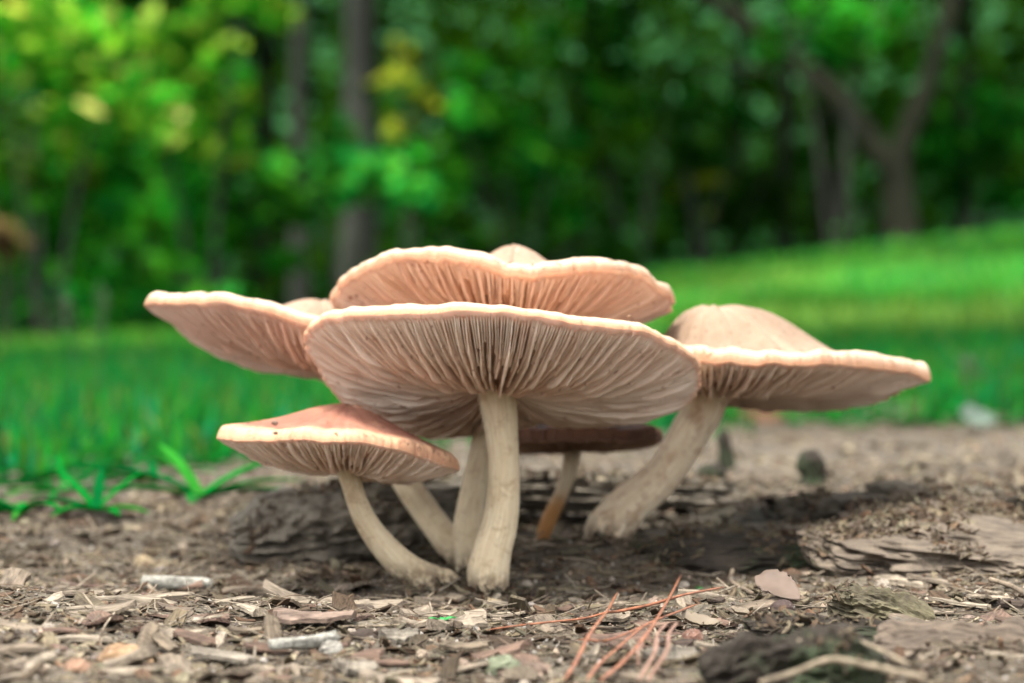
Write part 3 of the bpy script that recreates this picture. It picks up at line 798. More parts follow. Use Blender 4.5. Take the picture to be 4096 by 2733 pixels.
# ------------------------------------------------------------------ particular pieces of litter
def chip_at(name, label, cat, px, py, L, W, T, rz, mat, seed, tilt=(0, 0), lift=.002, jag=.4, bend=.06, st=10, ac=5, taper=.4, group=None):
    p = ground_hit(px, py)
    v, f = chip_data(seed, L, W, T, st, ac, jag, bend, taper)
    me = np_mesh(name, v, f, False)
    o = obj(name, me, mat, None, (p[0], p[1], p[2] + lift), (tilt[0], tilt[1], rz))
    return tag(o, label, cat, group)
w_grey = mat_wood('weathered_grey_wood', [(.26, .235, .195)], False)
w_pink = mat_wood('pinkish_bark', [(.25, .185, .15)], False, (150, 500, 500), .3)
w_tan = mat_wood('tan_wood', [(.24, .195, .145)], False)
w_pale = mat_wood('bleached_wood', [(.32, .285, .235)], False)
chip_at('bark_slab', 'broad pinkish bark slab lying flat on the mulch', 'bark', 1255, 2510, .026, .013, .0022, .05, w_pink, 41, (.05, .02), .004, .35, .02)
chip_at('wood_chip', 'stout grey wood chip standing on end against the pinkish bark slab', 'wood chip', 1090, 2585, .011, .006, .002, 1.9, w_tan, 42, (0, -.95), .0045)
chip_at('wood_chip', 'long splintered pale chip lying beside the orange stone', 'wood chip', 905, 2660, .021, .006, .002, -.45, w_pale, 43, (.1, .1), .003)
chip_at('wood_chip', 'short upright grey chip leaning behind the orange stone', 'wood chip', 590, 2590, .009, .006, .0015, 1.4, w_tan, 44, (0, -.7), .004)
chip_at('wood_chip', 'square-ended grey chip leaning on the long splintered pale chip', 'wood chip', 660, 2620, .011, .005, .0015, -.9, w_tan, 45, (.2, .35), .004)
chip_at('wood_chip', 'ribbed whitish chip with coarse grain at the edge of the mulch', 'wood chip', 1410, 2705, .012, .009, .003, .7, w_pale, 46, (.2, .1), .003)
chip_at('wood_chip', 'long brown chip lying below the thin tan stalk', 'wood chip', 1860, 2620, .015, .006, .0018, -.1, w_tan, 47, (.15, 0), .003)
chip_at('bark_flake', 'squarish flat brown bark flake lying below the red pine needles', 'bark flake', 2160, 2690, .010, .008, .0012, .9, w_pink, 48, (.25, .1), .002)
chip_at('wood_chip', 'flat grey-brown wood chip lying under the bundle of pine needles', 'wood chip', 2690, 2655, .017, .009, .003, .35, w_grey, 49, (.35, 0), .003)
chip_at('wood_chip', 'curved fibrous root chip lying near the leafy seedling', 'wood chip', 1600, 2570, .012, .009, .004, .2, w_grey, 50, (.2, 0), .002)
chip_at('wood_chip', 'grey weathered chip lying across the mulch mound by the white-barked stick', 'wood chip', 990, 2545, .012, .004, .0014, .25, w_tan, 51, (0, 0), .002)

stick_mat = mat_stone('white_bark', [(.40, .40, .36)], 420)
def stick(name, label, pts, w, mat, cat='stick', sides=10, rough=.12, lift=.0, seed=1, group=None, w_end=None):
    """pts: pixels on the ground with optional lift above it"""
    P = []
    for p in pts:
        g = ground_hit(p[0], p[1], p[2] if len(p) > 2 else 0.0)
        P.append(g + np.array((0, 0, (p[2] if len(p) > 2 else 0.0) + lift)))
    P = np.array(P)
    D = P[:, 1].mean(); r = w / 2 / FPX * D
    n = max(12, 6 * len(P))
    path = catmull(P, n); r1 = (w_end if w_end is not None else w) / 2 / FPX * D
    V, F, A = tube(path, np.linspace(r, r1, n), sides, seed, rough)
    org = P[0].copy()
    me = np_mesh(name, V - org, F, True, {'ua': A, 'lc': A * .01})
    o = obj(name, me, mat, None, org)
    return tag(o, label, cat, group)
s1 = stick('white_bark_stick', 'short cracked white-barked stick below the pinkish bark slab', [(1085, 2628), (1180, 2620), (1260, 2612), (1340, 2600)], 44, stick_mat, seed=4, lift=.0036, rough=.34, sides=18, w_end=56)
s2 = stick('white_bark_stick', 'blurred white-barked stick by itself on the open mulch', [(575, 2362), (680, 2362), (780, 2366), (848, 2372)], 58, stick_mat, seed=6, lift=.0030, rough=.3, sides=18, w_end=46)
twig_mat = mat_wood('dry_twig', [(.30, .24, .18)], False, (200, 200, 30))
straw_mat = mat_wood('dry_straw', [(.36, .30, .22)], False, (200, 200, 20), .2)
stick('twig', 'forked dark twig standing beside the curled pink leaf', [(2930, 2290, .004), (2925, 2335, .002), (3010, 2385, .001)], 16, twig_mat, 'twig', 8, .1, .001, 3)
stick('twig', 'thin bent twig on the dark mossy earth', [(2990, 2175, .004), (3140, 2175, .006), (3230, 2225, .003)], 16, twig_mat, 'twig', 8, .1, .001, 5)
stick('twig', 'short dark twig lying against the base of the curved stem', [(1600, 2262, .002), (1700, 2268, .004), (1790, 2285, .002)], 12, twig_mat, 'twig', 8, .1, .001, 7)
stick('twig', 'pale brown peeled twig on the fibrous end of the rotten log', [(3960, 2330, .014), (4040, 2355, .014), (4110, 2395, .012)], 20, twig_mat, 'twig', 8, .12, .001, 8)
stick('straw', 'long bent straw stalk lying over the dark wood block', [(3040, 2733, .012), (3180, 2690, .013), (3320, 2640, .014), (3480, 2665, .013), (3700, 2712, .012)], 26, straw_mat, 'straw', 8, .04, .0, 9)
stick('straw', 'short straw stalk lying across the top of the dark wood block', [(3190, 2565, .012), (3330, 2568, .012), (3450, 2572, .012), (3640, 2660, .008)], 18, straw_mat, 'straw', 8, .04, .0, 10)
stick('straw', 'thin tan stalk lying between the white stick and the seedling', [(1370, 2522), (1560, 2518), (1790, 2500)], 12, straw_mat, 'straw', 6, .05, .0012, 11)
stick('straw', 'thin slanting rootlet on the mulch below the seedling', [(1610, 2705), (1690, 2660), (1765, 2592)], 10, straw_mat, 'straw', 6, .1, .001, 12)

# pine needles: flat curved blades with a groove
m = NT('pine_needle')
nz = m.noise(m.n('TexCoord').outputs['Object'], 220, 3)
needle_mat = m.surf(m.principled(m.ramp(nz, [(0.3, (.11, .042, .022)), (0.5, (.22, .080, .038)), (0.75, (.33, .15, .08))]), 0.42, spec=.4))
needle_dull = NT('pine_needle_faded')
nz = needle_dull.noise(needle_dull.n('TexCoord').outputs['Object'], 200, 3)
needle_dull = needle_dull.surf(needle_dull.principled(needle_dull.ramp(nz, [(0.3, (.15, .085, .058)), (0.7, (.26, .155, .115))]), 0.6, spec=.25))
def needle(label, pts, w0, w1, mat, lift=.0016, seed=0):
    P = np.array([ground_hit(p[0], p[1], p[2]) + np.array((0, 0, p[2] + lift)) for p in pts])
    n = 28; path = catmull(P, n); D = P[:, 1].mean()
    t = np.linspace(0, 1, n)
    sd = P[0, 0] * 100
    path = path + np.stack([.0011 * vnoise(t * 3 + sd, t * 0, 7), 0 * t, .0016 * vnoise(t * 2.5 + sd, t * 0 + 4, 8)], -1) * np.sin(t * math.pi)[:, None] * 2
    r = (w0 + (w1 - w0) * t) / 2 / FPX * D * np.clip(np.minimum(t, 1 - t) / .06, .25, 1)
    V, F, A = tube(path, r * .98, 8, seed, .05)
    V = V.copy()
    # flatten: half-round section
    ctr = np.repeat(path, 8, 0); V[:n * 8] = ctr + (V[:n * 8] - ctr) * np.array((1, 1, .62))
    org = P[0].copy()
    o = obj('pine_needle', np_mesh('pine_needle', V - org, F, True), mat, None, org)
    return tag(o, label, 'pine needle', 'red pine needles on the mulch')
needle('red pine needle lying alone with its tip toward the seedling', [(1946, 2540, .001), (2190, 2500, .003), (2330, 2485, .004), (2470, 2462, .004)], 13, 17, needle_mat)
needle('broad red pine needle ending under a curled pink leaf', [(2440, 2470, .003), (2600, 2440, .004), (2740, 2412, .004), (2900, 2365, .003)], 22, 14, needle_mat)
needle('red pine needle crossing steeply over the lone one', [(2472, 2383, .004), (2420, 2480, .007), (2350, 2600, .005), (2255, 2745, .002)], 11, 17, needle_mat)
needle('tall red pine needle rising above the rest of the bundle', [(2728, 2308, .006), (2624, 2497, .009), (2550, 2605, .006), (2395, 2750, .002)], 12, 18, needle_mat)
needle('red pine needle curving into the bundle with a blunt end', [(2300, 2586, .001), (2420, 2573, .003), (2610, 2505, .006), (2797, 2433, .004)], 11, 14, needle_mat)
needle('dark red pine needle arching below the blunt-ended one', [(2345, 2750, .002), (2450, 2626, .005), (2569, 2530, .006), (2690, 2475, .005)], 17, 11, needle_mat)
needle('faded brown pine needle standing at the foot of the bundle', [(2665, 2513, .006), (2625, 2600, .006), (2555, 2750, .002)], 16, 18, needle_dull)
needle('faded brown pine needle over the flat grey chip', [(2707, 2510, .008), (2665, 2610, .007), (2590, 2750, .002)], 15, 20, needle_dull)
needle('short faded pine needle stub in the bundle', [(2567, 2570, .006), (2560, 2630, .004), (2550, 2692, .001)], 9, 14, needle_dull)

# stones
st_or = mat_stone('orange_stone', [(.36, .23, .13)], 140)
st_gr = mat_stone('grey_stone', [(.30, .29, .26)], 160)
st_wh = mat_stone('pale_stone', [(.40, .35, .29)], 200)
def stone(label, px, py, r, mat, seed, lift=.3, name='stone', sub=(14, 10), rz=0., jag=.22):
    g = ground_hit(px, py)
    me = lump_mesh(name, r, seed, jag, sub)
    o = obj(name, me, mat, None, (g[0], g[1], g[2] + r[2] * lift), (0, 0, rz))
    return tag(o, label, 'stone', None)
stone('rough orange stone half buried among the chips', 500, 2665, (.0085, .0055, .0048), st_or, 61, .35, rz=-.3)
stone('small russet stone at the edge of the chips', 310, 2690, (.004, .003, .003), mat_stone('russet_stone', [(.36, .22, .15)], 160), 62)
stone('mossy grey-green stone among the fine chips', 2010, 2700, (.006, .005, .0045), mat_stone('mossy_stone', [(.20, .23, .15)], 160), 63)
stone('grey quartz stone beside the thin tan stalk', 1325, 2618, (.004, .003, .0032), st_gr, 64)
stone('pale square stone below the mossy earth', 3530, 2362, (.0034, .003, .0034), st_wh, 65)
stone('small whitish stone at the foot of the big stem', 2105, 2350, (.0028, .0022, .0024), st_wh, 66)
stone('small cream stone near the curled pink leaf', 2735, 2350, (.0024, .002, .002), st_wh, 67)
acorn = stone('dark round berry lying on dry leaf scraps', 3130, 2468, (.0045, .0036, .0034), mat_stone('dark_berry', [(.07, .045, .04)], 90), 68, .8, 'berry', (18, 12), jag=.05)
acorn['category'] = 'berry'
stone('reddish brown bud on the mulch beside the faded needles', 2770, 2575, (.0036, .003, .003), mat_stone('bud', [(.22, .12, .09)], 200), 69, .6)

# dead leaves
def leaf_blade(name, L, W, curl, fold, seed, n=12, k=7, thick=.0003):
    rg = np.random.default_rng(seed); V = []
    for side in (1, -1):
        for i in range(n):
            t = i / (n - 1); w = W * (math.sin(math.pi * min(1, .06 + t * .94) ** .8) ** .75 + .03) * (1 + .12 * rg.uniform(-1, 1))
            for j in range(k):
                v = 2 * j / (k - 1) - 1
                V.append(((t - .5) * L, v * w / 2, curl * L * (2 * t - 1) ** 2 + fold * w * abs(v) ** 1.5 + .03 * W * rg.uniform(-1, 1) + side * thick / 2))
    f = grid_faces(n, k); F = [f, f[:, ::-1] + n * k]
    rim_i = [j for j in range(k)] + [i * k + k - 1 for i in range(1, n)] + [(n - 1) * k + j for j in range(k - 2, -1, -1)] + [i * k for i in range(n - 2, 0, -1)]
    rim_i = np.array(rim_i); nx = np.roll(rim_i, -1)
    F.append(np.stack([rim_i, rim_i + n * k, nx + n * k, nx], -1))
    return np_mesh(name, np.array(V), F, True)
lf_pink = mat_leaf('dead_leaf_pink', .2, .008, color=(.17, .128, .102))
lf_tan = mat_leaf('dead_leaf_tan', .2, .008, color=(.22, .18, .135))
lf_brown = mat_leaf('dead_leaf_brown', .25, 0, color=(.14, .08, .05))
def dead_leaf(label, px, py, L, W, rot, mat, seed, lift=.004, curl=.12, fold=.2):
    g = ground_hit(px, py)
    o = obj('dead_leaf', leaf_blade('dead_leaf', L, W, curl, fold, seed), mat, None, (g[0], g[1], g[2] + lift), rot)
    return tag(o, label, 'dead leaf')
dead_leaf('curled pinkish dead leaf propped up below the mossy earth', 3120, 2425, .022, .011, (.5, .35, -.9), lf_pink, 81, .0065, .02, .12)
dead_leaf('ragged tan dead leaf lying flat near the dark berry', 2800, 2535, .014, .010, (.3, .1, .3), lf_tan, 82, .003)
dead_leaf('grey dead leaf scrap beside the dark wood block', 2960, 2490, .012, .007, (.35, .0, 1.2), lf_tan, 83, .003)
dead_leaf('pale dead leaf lying where the bare earth meets the lawn', 3905, 1735, .036, .020, (.9, .1, .4), mat_leaf('dead_leaf_pale', .2, 0, color=(.15, .20, .16)), 84, .012)
dead_leaf('brown dead leaf at the grass edge behind the bent stem', 3050, 1715, .05, .03, (.5, .1, .1), lf_brown, 85, .008)

# seedling
def small_plant(label, px, py, leaves, h, mat, name='seedling', seed=1):
    g = ground_hit(px, py); root = empty(name, g)
    V, F, A = tube(catmull(np.array([(0, 0, -.001), (.0003, 0, h * .5), (0, .0003, h)]), 8), .0004, 6)
    obj('stem', np_mesh('stem', V, F, True), mat, root)
    for i, (az, L) in enumerate(leaves):
        o = obj('leaf', leaf_blade('leaf', L, L * .55, -.1, .15, seed + i, 7, 5, .0002), mat, root)
        o.location = (math.cos(az) * L * .5, math.sin(az) * L * .5, h); o.rotation_euler = (0, -.25, az)
    return tag(root, label, 'seedling')
green_seed = mat_leaf('seedling_green', .3, .05, color=(.03, .34, .07))
small_plant('tiny bright green seedling in the mulch before the mushrooms', 1770, 2525, [(.4, .005), (3.4, .005), (1.6, .003)], .004, green_seed)
small_plant('tiny green sprout beside the tall red pine needle', 2815, 2385, [(.2, .005), (2.6, .004)], .003, green_seed, seed=9)

# ------------------------------------------------------------------ rotten wood
def wood_lump(name, L, W, Hh, seed, n=90, k=84, fib=.16, rough=.2, flat=.5, ends=.2):
    """eroded length of wood along x, coarse fibres running lengthwise, broken ends"""
    t = np.linspace(-1, 1, n)[:, None]; a = np.linspace(0, 2 * math.pi, k, endpoint=False)[None, :]
    ca, sa = np.cos(a), np.sin(a)
    rr = (np.abs(ca) ** 3 + np.abs(sa) ** 3) ** (-1 / 3.)
    prof = (1 - .45 * np.abs(t) ** 5) * (1 + .22 * fbm(t * 2.1 + seed, t * 0 + 2, 3, seed))
    f = 1 + rough * fbm(t * 3 + seed, a * 1.2, 3, seed + 1) + fib * 2 * vnoise(t * 1.5 + seed * 3, a * 9 / 1.3, seed + 2) + fib * vnoise(t * 7 + seed, a * 22, seed + 3) + fib * .7 * vnoise(t * 12 + seed, a * 55, seed + 4)
    f = f + 0 * t
    f[:, -1] = .5 * (f[:, 0] + f[:, -2])
    y = W / 2 * ca * rr * prof * f; z = Hh / 2 * sa * rr * prof * f
    x = L / 2 * (t + ends * vnoise(a * 3.3 + seed, a * 0 + seed, seed + 5) * np.abs(t) ** 3 + .06 * vnoise(a * 11, t * 3, seed + 6)) + 0 * a
    z = z + .12 * Hh * fbm(t * 2.4 + seed, t * 0, 2, seed + 8)
    V = np.stack([x, y, z], -1).reshape(-1, 3)
    F = [grid_faces(n, k, True)[:, ::-1]]
    c0 = len(V); V = np.vstack([V, (-L / 2 * .96, 0, 0), (L / 2 * .96, 0, 0)]); j = np.arange(k)
    F.append(np.stack([np.full(k, c0), j, (j + 1) % k], -1)); F.append(np.stack([np.full(k, c0 + 1), (n - 1) * k + (j + 1) % k, (n - 1) * k + j], -1))
    return np_mesh(name, V, F, False)
rot_tan = mat_wood('rotten_tan_wood', [(.20, .165, .13)], False, (60, 480, 480), 1.0)
rot_dark = mat_wood('rotten_dark_wood', [(.045, .038, .030)], False, (60, 480, 480), 1.0, (.035, .05, .025))
rot_mid = mat_wood('rotten_grey_wood', [(.24, .215, .175)], False, (60, 480, 480), 1.0)
def lump_at(name, px, py, L, W, Hh, seed, mat, rot, sink=.3, parent=None, D=None, z=None, **kw):
    g = ground_hit(px, py) if D is None else P3(px, py, D if D > .55 else 2 * D - NEAR)
    p = np.array((g[0], g[1] + (W * .35 if D is None else 0), g[2] + Hh * (.5 - sink) if D is None else g[2]))
    me = wood_lump(name, L, W, Hh, seed, **kw)
    o = obj(name, me, mat, None, p, rot)
    if parent is not None:
        o.parent = parent; o.location = Vector(p) - Vector(parent.location)
    return o
# log under the earth with cracked top and fibrous end
lg = empty('rotten_log', (.19, 1.23, .0))
tag(lg, 'broad rotten log with cracked top and fibrous tan end beside the domed mushroom', 'log')
lump_at('wood_slab', 4080, 2235, .16, .14, .026, 201, rot_tan, (.06, .10, -.55), parent=lg, D=.60, n=150, k=120, fib=.07, rough=.35)
lump_at('wood_slab', 3790, 2048, .052, .030, .014, 202, rot_tan, (.15, .05, -.12), parent=lg, D=.70, fib=.14)
lump_at('wood_slab', 3480, 2030, .080, .026, .012, 203, rot_mid, (.1, .0, -.05), parent=lg, D=.735)
lump_at('wood_slab', 3530, 2050, .036, .018, .010, 204, rot_dark, (.1, .0, .1), parent=lg, D=.70)
lump_at('wood_slab', 3780, 1985, .070, .022, .010, 205, rot_mid, (.05, .06, -.12), parent=lg, D=.735)
lump_at('wood_slab', 3080, 2150, .120, .03, .010, 206, rot_mid, (.1, -.02, .10), parent=lg, D=.705)
lump_at('wood_slab', 3130, 2240, .120, .04, .020, 207, rot_dark, (.2, .0, .04), parent=lg, D=.64, fib=.1, rough=.35)
# weathered root
rt = empty('weathered_root', (-.09, 1.26, .0))
tag(rt, 'grey weathered root lying behind the slanting and curved stems', 'root')
lump_at('root_wood', 1330, 2110, .085, .05, .028, 211, rot_mid, (.1, -.06, .12), parent=rt, D=.69, n=80, k=40, fib=.22)
lump_at('root_wood', 1620, 2010, .10, .035, .018, 212, rot_mid, (.0, .04, .18), parent=rt, D=.76)
lump_at('root_wood', 2250, 1965, .16, .04, .016, 213, rot_mid, (.0, .02, .06), parent=rt, D=.80)
# dark block and lumps in front
blk = lump_at('wood_block', 3170, 2735, .050, .036, .026, 221, rot_dark, (.05, .0, -.08), D=.395, fib=.22, rough=.2, ends=.12)
tag(blk, 'dark wet wood block with a blunt broken end under the straw stalks', 'wood block')
w = lump_at('wood_chunk', 3520, 2455, .034, .020, .014, 222, mat_wood('lichen_wood', [(.15, .135, .085)], False, (22, 190, 190), 1.0), (.3, .25, -.55), D=.49, fib=.2)
tag(w, 'greenish striped rotten wood chunk behind the dark wood block', 'wood chunk')
w = lump_at('wood_chunk', 3300, 2545, .050, .018, .010, 223, rot_dark, (.2, .05, -.15), D=.455)
tag(w, 'flat dark wood chunk just behind the dark wood block', 'wood chunk')
w = lump_at('wood_chunk', 3830, 2620, .050, .040, .014, 224, mat_wood('crumbly_brown_wood', [(.17, .135, .105)], False, (60, 480, 480), 1.0), (.2, .06, -.3), D=.43, rough=.3, fib=.2)
tag(w, 'crumbling brown wood chunk beside the straw stalk', 'wood chunk')
w = lump_at('wood_chunk', 3640, 2520, .014, .008, .006, 225, w_grey, (.2, .1, -.05), D=.45)
tag(w, 'small pale grey wood chunk on the crumbling brown one', 'wood chunk')
stub_mat = rot_dark
for i, (px, py, hgt, wd, lab) in enumerate([(3250, 1945, .016, .014, 'dark stub sticking up from the earth behind the cracked log'),
                                            (2905, 1880, .020, .008, 'thin dark spike of wood standing behind the bent stem'),
                                            (2850, 1985, .014, .014, 'dark stub half buried close beside the bent stem')]):
    g = ground_hit(px, py)
    o = obj('wood_stub', wood_lump('wood_stub', hgt * 1.6, wd, wd, 240 + i, 30, 30), stub_mat, None, (g[0], g[1], g[2] + hgt * .35), (0, rad(84), .4 * i))
    tag(o, lab, 'stub')

from mathutils.bvhtree import BVHTree
bpy.context.view_layer.update()
dg = bpy.context.evaluated_depsgraph_get()
trees_ = []
for o in list(lg.children) + list(rt.children) + [q for q in bpy.data.objects if q.name.startswith(('wood_chunk', 'wood_block'))]:
    vs = [o.matrix_world @ v.co for v in o.data.vertices]
    trees_.append((BVHTree.FromPolygons(vs, [tuple(p.vertices) for p in o.data.polygons]), min(v.x for v in vs), max(v.x for v in vs), min(v.y for v in vs), max(v.y for v in vs)))
pts = []
for bv, x0, x1, y0, y1 in trees_:
    for i in range(int(230000 * (x1 - x0) * (y1 - y0)) if True else 0):
        xx, yy = RNG.uniform(x0, x1), RNG.uniform(y0, y1)
        h = bv.ray_cast(Vector((xx, yy, 1)), Vector((0, 0, -1)))
        if h[0] is not None and h[0].z > float(H(xx, yy)) - .001 and vnoise(xx * 45, yy * 45, 91) > (.08 if yy < 1.08 else -.08): pts.append(tuple(h[0]))
pts = np.array(pts); npt = len(pts)
Lc = .0011 * 7 ** (RNG.random(npt) ** 1.8); sc = np.stack([Lc, Lc * RNG.uniform(.5, 1.3, npt), Lc * RNG.uniform(.6, 1.4, npt)], -1)
tag(obj('log_crumbs', merged('log_crumbs', protos, pts + np.array((0, 0, .0004)), rots(npt, .5), sc, tints(npt, WOOD_COLS)), litter_mat), 'crumbled rotten wood lying on the log, the root and the chunks', 'crumbs', kind='stuff')
crumb(mr, 2068, 1002, .650, .0010, 1)
crumb(mc, 2690 - 175, 1266, .515, .0008, 2)
crumb(mf, 1098, 1692, .535, .0014, 4)
crumb(mf, 1102, 1732, .517, .0010, 5)
crumb(mr, 2130, 1060, .572, .0007, 6)
crumb(mr, 2175, 1075, .573, .0006, 7)
crumb(mr, 2040, 1052, .572, .0006, 8)

# ------------------------------------------------------------------ grass
def blades(n, x, y, h, w, lean, cols, var=.3, lift=0.0):
    az = RNG.uniform(0, 2 * math.pi, n); bd = RNG.uniform(.15, 1, n) * lean
    ex = np.stack([np.cos(az), np.sin(az)], -1); sx = np.stack([-np.sin(az), np.cos(az)], -1)
    z0 = H(x, y) + lift
    V = np.zeros((n, 7, 3))
    for q, (t, ww) in enumerate(((0, 1), (.4, .9), (.75, .6))):
        off = ex * (h * bd * t ** 1.8)[:, None]
        for s_, k in ((-1, 0), (1, 1)):
            V[:, q * 2 + k, 0] = x + off[:, 0] + s_ * sx[:, 0] * w * ww / 2
            V[:, q * 2 + k, 1] = y + off[:, 1] + s_ * sx[:, 1] * w * ww / 2
            V[:, q * 2 + k, 2] = z0 + h * t * (1 - .35 * bd * t)
    V[:, 6, 0] = x + ex[:, 0] * h * bd; V[:, 6, 1] = y + ex[:, 1] * h * bd; V[:, 6, 2] = z0 + h * (1 - .4 * bd)
    lf = np.array([(0, 1, 3), (0, 3, 2), (2, 3, 5), (2, 5, 4), (4, 5, 6)])
    F = (lf[None] + (np.arange(n) * 7)[:, None, None]).reshape(-1, 3)
    t = tints(n, cols, var); t = np.repeat(np.hstack([t, np.ones((n, 1))]), 7, 0)
    return V.reshape(-1, 3), F, t
GRASS = np.array([(.002, .10, .020), (.003, .14, .024), (.001, .07, .020), (.01, .17, .015), (.002, .12, .045)])
GRASS_Y = np.array([(.03, .21, .015), (.06, .25, .025), (.008, .15, .02), (.11, .26, .045), (.012, .19, .03)])
grass_mat = mat_leaf('grass_blades', .45, 0)
n = 26000
x, y = scatter(n, .9, 3.2, 1.0, 1.2)
kp = y / 2 > bare_edge(x) + .16 * vnoise(x * 14, y * 14, 3) + .02 - .16 * RNG.random(len(x)) ** 3
x, y = x[kp], y[kp]; n = len(x)
GR2 = np.vstack([GRASS, GRASS, [(.10, .12, .03), (.05, .16, .02)]])
V, F, T = blades(n, x, y, RNG.uniform(.018, .055, n) * (1 + .5 * fbm(x * 4, y * 4, 2, 77)), RNG.uniform(.003, .006, n), .9, GR2)
tag(obj('grass', np_mesh('grass', V, F, False, {'tint': T}), grass_mat), 'blurred green grass growing just beyond the bare earth', 'grass', kind='stuff')
n = 30000
x, y = scatter(n, 3.0, 9.2, 1.0, 1.3)
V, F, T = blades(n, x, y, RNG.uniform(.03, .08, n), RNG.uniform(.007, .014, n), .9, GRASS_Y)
T[:, :3] *= np.repeat(.45 + 1.0 * sstep(-.3, .35, fbm(x * .9, y * .35, 3, 97)), 7)[:, None]  # dappled tree shade on the lawn, put into the blade tints
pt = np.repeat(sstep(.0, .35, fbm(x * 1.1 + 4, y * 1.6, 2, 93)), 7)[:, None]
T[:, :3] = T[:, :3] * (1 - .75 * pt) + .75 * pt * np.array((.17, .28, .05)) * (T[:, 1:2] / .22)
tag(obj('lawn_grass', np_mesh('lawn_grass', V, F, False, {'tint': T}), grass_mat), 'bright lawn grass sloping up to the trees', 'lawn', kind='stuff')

def tuft(label, px, py, specs, seed, mat, group=None, name='grass_tuft', cat='grass tuft'):
    g = ground_hit(px, py); root = empty(name, g)
    for i, (az, L, W, el, curl) in enumerate(specs):
        mat_b = mat if i % 3 else (tuft_mat2 if i % 2 else tuft_mat3)
        n_ = 10; V = []
        for side in (1, -1):
            for q in range(n_):
                t = q / (n_ - 1); e = el - curl * t
                e_ = el * .72 - curl * t * .5; r = L * 1.12 * t * math.cos(e_); z = L * t * math.sin(e_) + .002
                w = W * (.75 + .6 * t - 1.3 * t ** 3) + .0004
                for v in (-1, 0, 1):
                    V.append((r, v * w / 2, z + (abs(v) * w * .25) + side * .00015))
        f = grid_faces(n_, 3)
        me = np_mesh('blade', np.array(V), [f, f[:, ::-1] + n_ * 3], True)
        obj('blade', me, mat_b, root, (0, 0, 0), (0, 0, az))
    return tag(root, label, cat, group)
tuft_mat = mat_leaf('broad_grass', .4, 0, color=(.004, .20, .025))
tuft_mat2 = mat_leaf('broad_grass_light', .4, 0, color=(.03, .24, .025))
tuft_mat3 = mat_leaf('broad_grass_dark', .4, 0, color=(.003, .12, .025))
def fan(n, L, W, seed, el=(.3, 1.2)):
    r = random.Random(seed)
    return [(r.uniform(0, 6.28), L * r.uniform(.6, 1.15), W * r.uniform(.5, .85), r.uniform(*el), r.uniform(.2, .9)) for _ in range(n)]
tuft('small broad-bladed grass tuft standing apart on the bare mulch', 385, 2065, [(2.9, .033, .008, .55, .5), (2.4, .034, .006, 1.05, .3), (.5, .030, .006, 1.15, .2), (-.35, .026, .008, .35, .5), (-2.6, .022, .008, .5, .9), (-.9, .02, .008, .3, .5), (1.6, .03, .006, 1.2, .2)], 1, tuft_mat)
tuft('spreading broad-bladed grass tuft under the reddish cap', 800, 2010, [(2.8, .06, .009, .75, .6), (.5, .055, .009, .9, .5), (.15, .05, .008, .6, .5), (2.2, .05, .008, 1.1, .4), (3.3, .05, .009, .45, .5), (-1.6, .03, .01, .3, .5), (-.4, .05, .009, .4, .4)], 2, tuft_mat)
tuft('broad-bladed grass tuft at the lawn edge behind the standing-apart one', 620, 1945, fan(9, .045, .008, 33, (.15, .9)), 3, tuft_mat)
tuft('low grass tuft beside the bare mulch, past the white-barked stick', 90, 2075, fan(9, .042, .008, 34, (.15, .9)), 4, tuft_mat)
for i, (px, py) in enumerate([(40, 1960), (180, 1930), (330, 1900), (520, 1880), (700, 1880), (880, 1860), (1000, 1850), (260, 1985)]):
    tuft('leafy grass tuft along the ragged edge of the lawn', px, py, fan(13, .045, .005, 50 + i, (.1, .8)), i, tuft_mat, 'tufts along the lawn edge')
for i, (px, py) in enumerate([(3000, 1700), (3180, 1705), (3330, 1710), (3480, 1715), (3620, 1715), (3760, 1712), (3860, 1700), (4010, 1715), (4090, 1700), (2620, 1690), (2930, 1690)]):
    tuft('leafy grass tuft between the domed mushroom and the lawn', px, py, fan(11, .06, .007, 70 + i, (.3, 1.2)), i, tuft_mat, 'tufts behind the domed mushroom')

n = 5200
x = RNG.uniform(-7, 9, n); y = RNG.uniform(15.2, 18.5, n)
V, F, T = blades(n, x, y, RNG.uniform(.03, .11, n), RNG.uniform(.012, .022, n), 1.0, np.vstack([GRASS, GRASS_Y[:2]]))
tag(obj('rough_grass', np_mesh('rough_grass', V, F, False, {'tint': T}), grass_mat), 'ragged longer grass where the lawn meets the wood', 'grass', kind='stuff')
# seed stalks
stalk_mat = mat_leaf('seed_stalk', .3, .03, color=(.05, .11, .035))
def stalk(label, px, py, h, lean, seed):
    g = ground_hit(px, py); root = empty('grass_stalk', g)
    P = catmull(np.array([(0, 0, 0), (lean * .2, 0, h * .5), (lean, 0, h)]), 16)
    V, F, A = tube(P, np.linspace(.0016, .0009, 16), 6); obj('stem', np_mesh('stem', V, F, True), stalk_mat, root)
    rg = np.random.default_rng(seed)
    pv = []; pf = []; o_ = 0
    for q in range(26):
        t = .68 + .32 * q / 25; c = np.array((lean * t ** 1.6, 0, h * t)); d = rg.normal(0, .005, 3)
        pv.append(oc_v * np.array((.003, .003, .007)) + c + d); pf.append(oc_f + o_); o_ += 6
    obj('seed_head', np_mesh('seed_head', np.vstack(pv), np.vstack(pf), False), stalk_mat, root)
    return tag(root, label, 'grass stalk')
stalk('tall seeding grass stalk leaning slightly by the lawn edge', 300, 1640, .145, -.012, 1)
stalk('tall straight seeding grass stalk next to the leaning one', 395, 1640, .15, .008, 2)
stalk('short dry seeding stalk at the grass edge near the pale dead leaf', 3880, 1690, .075, .002, 3)

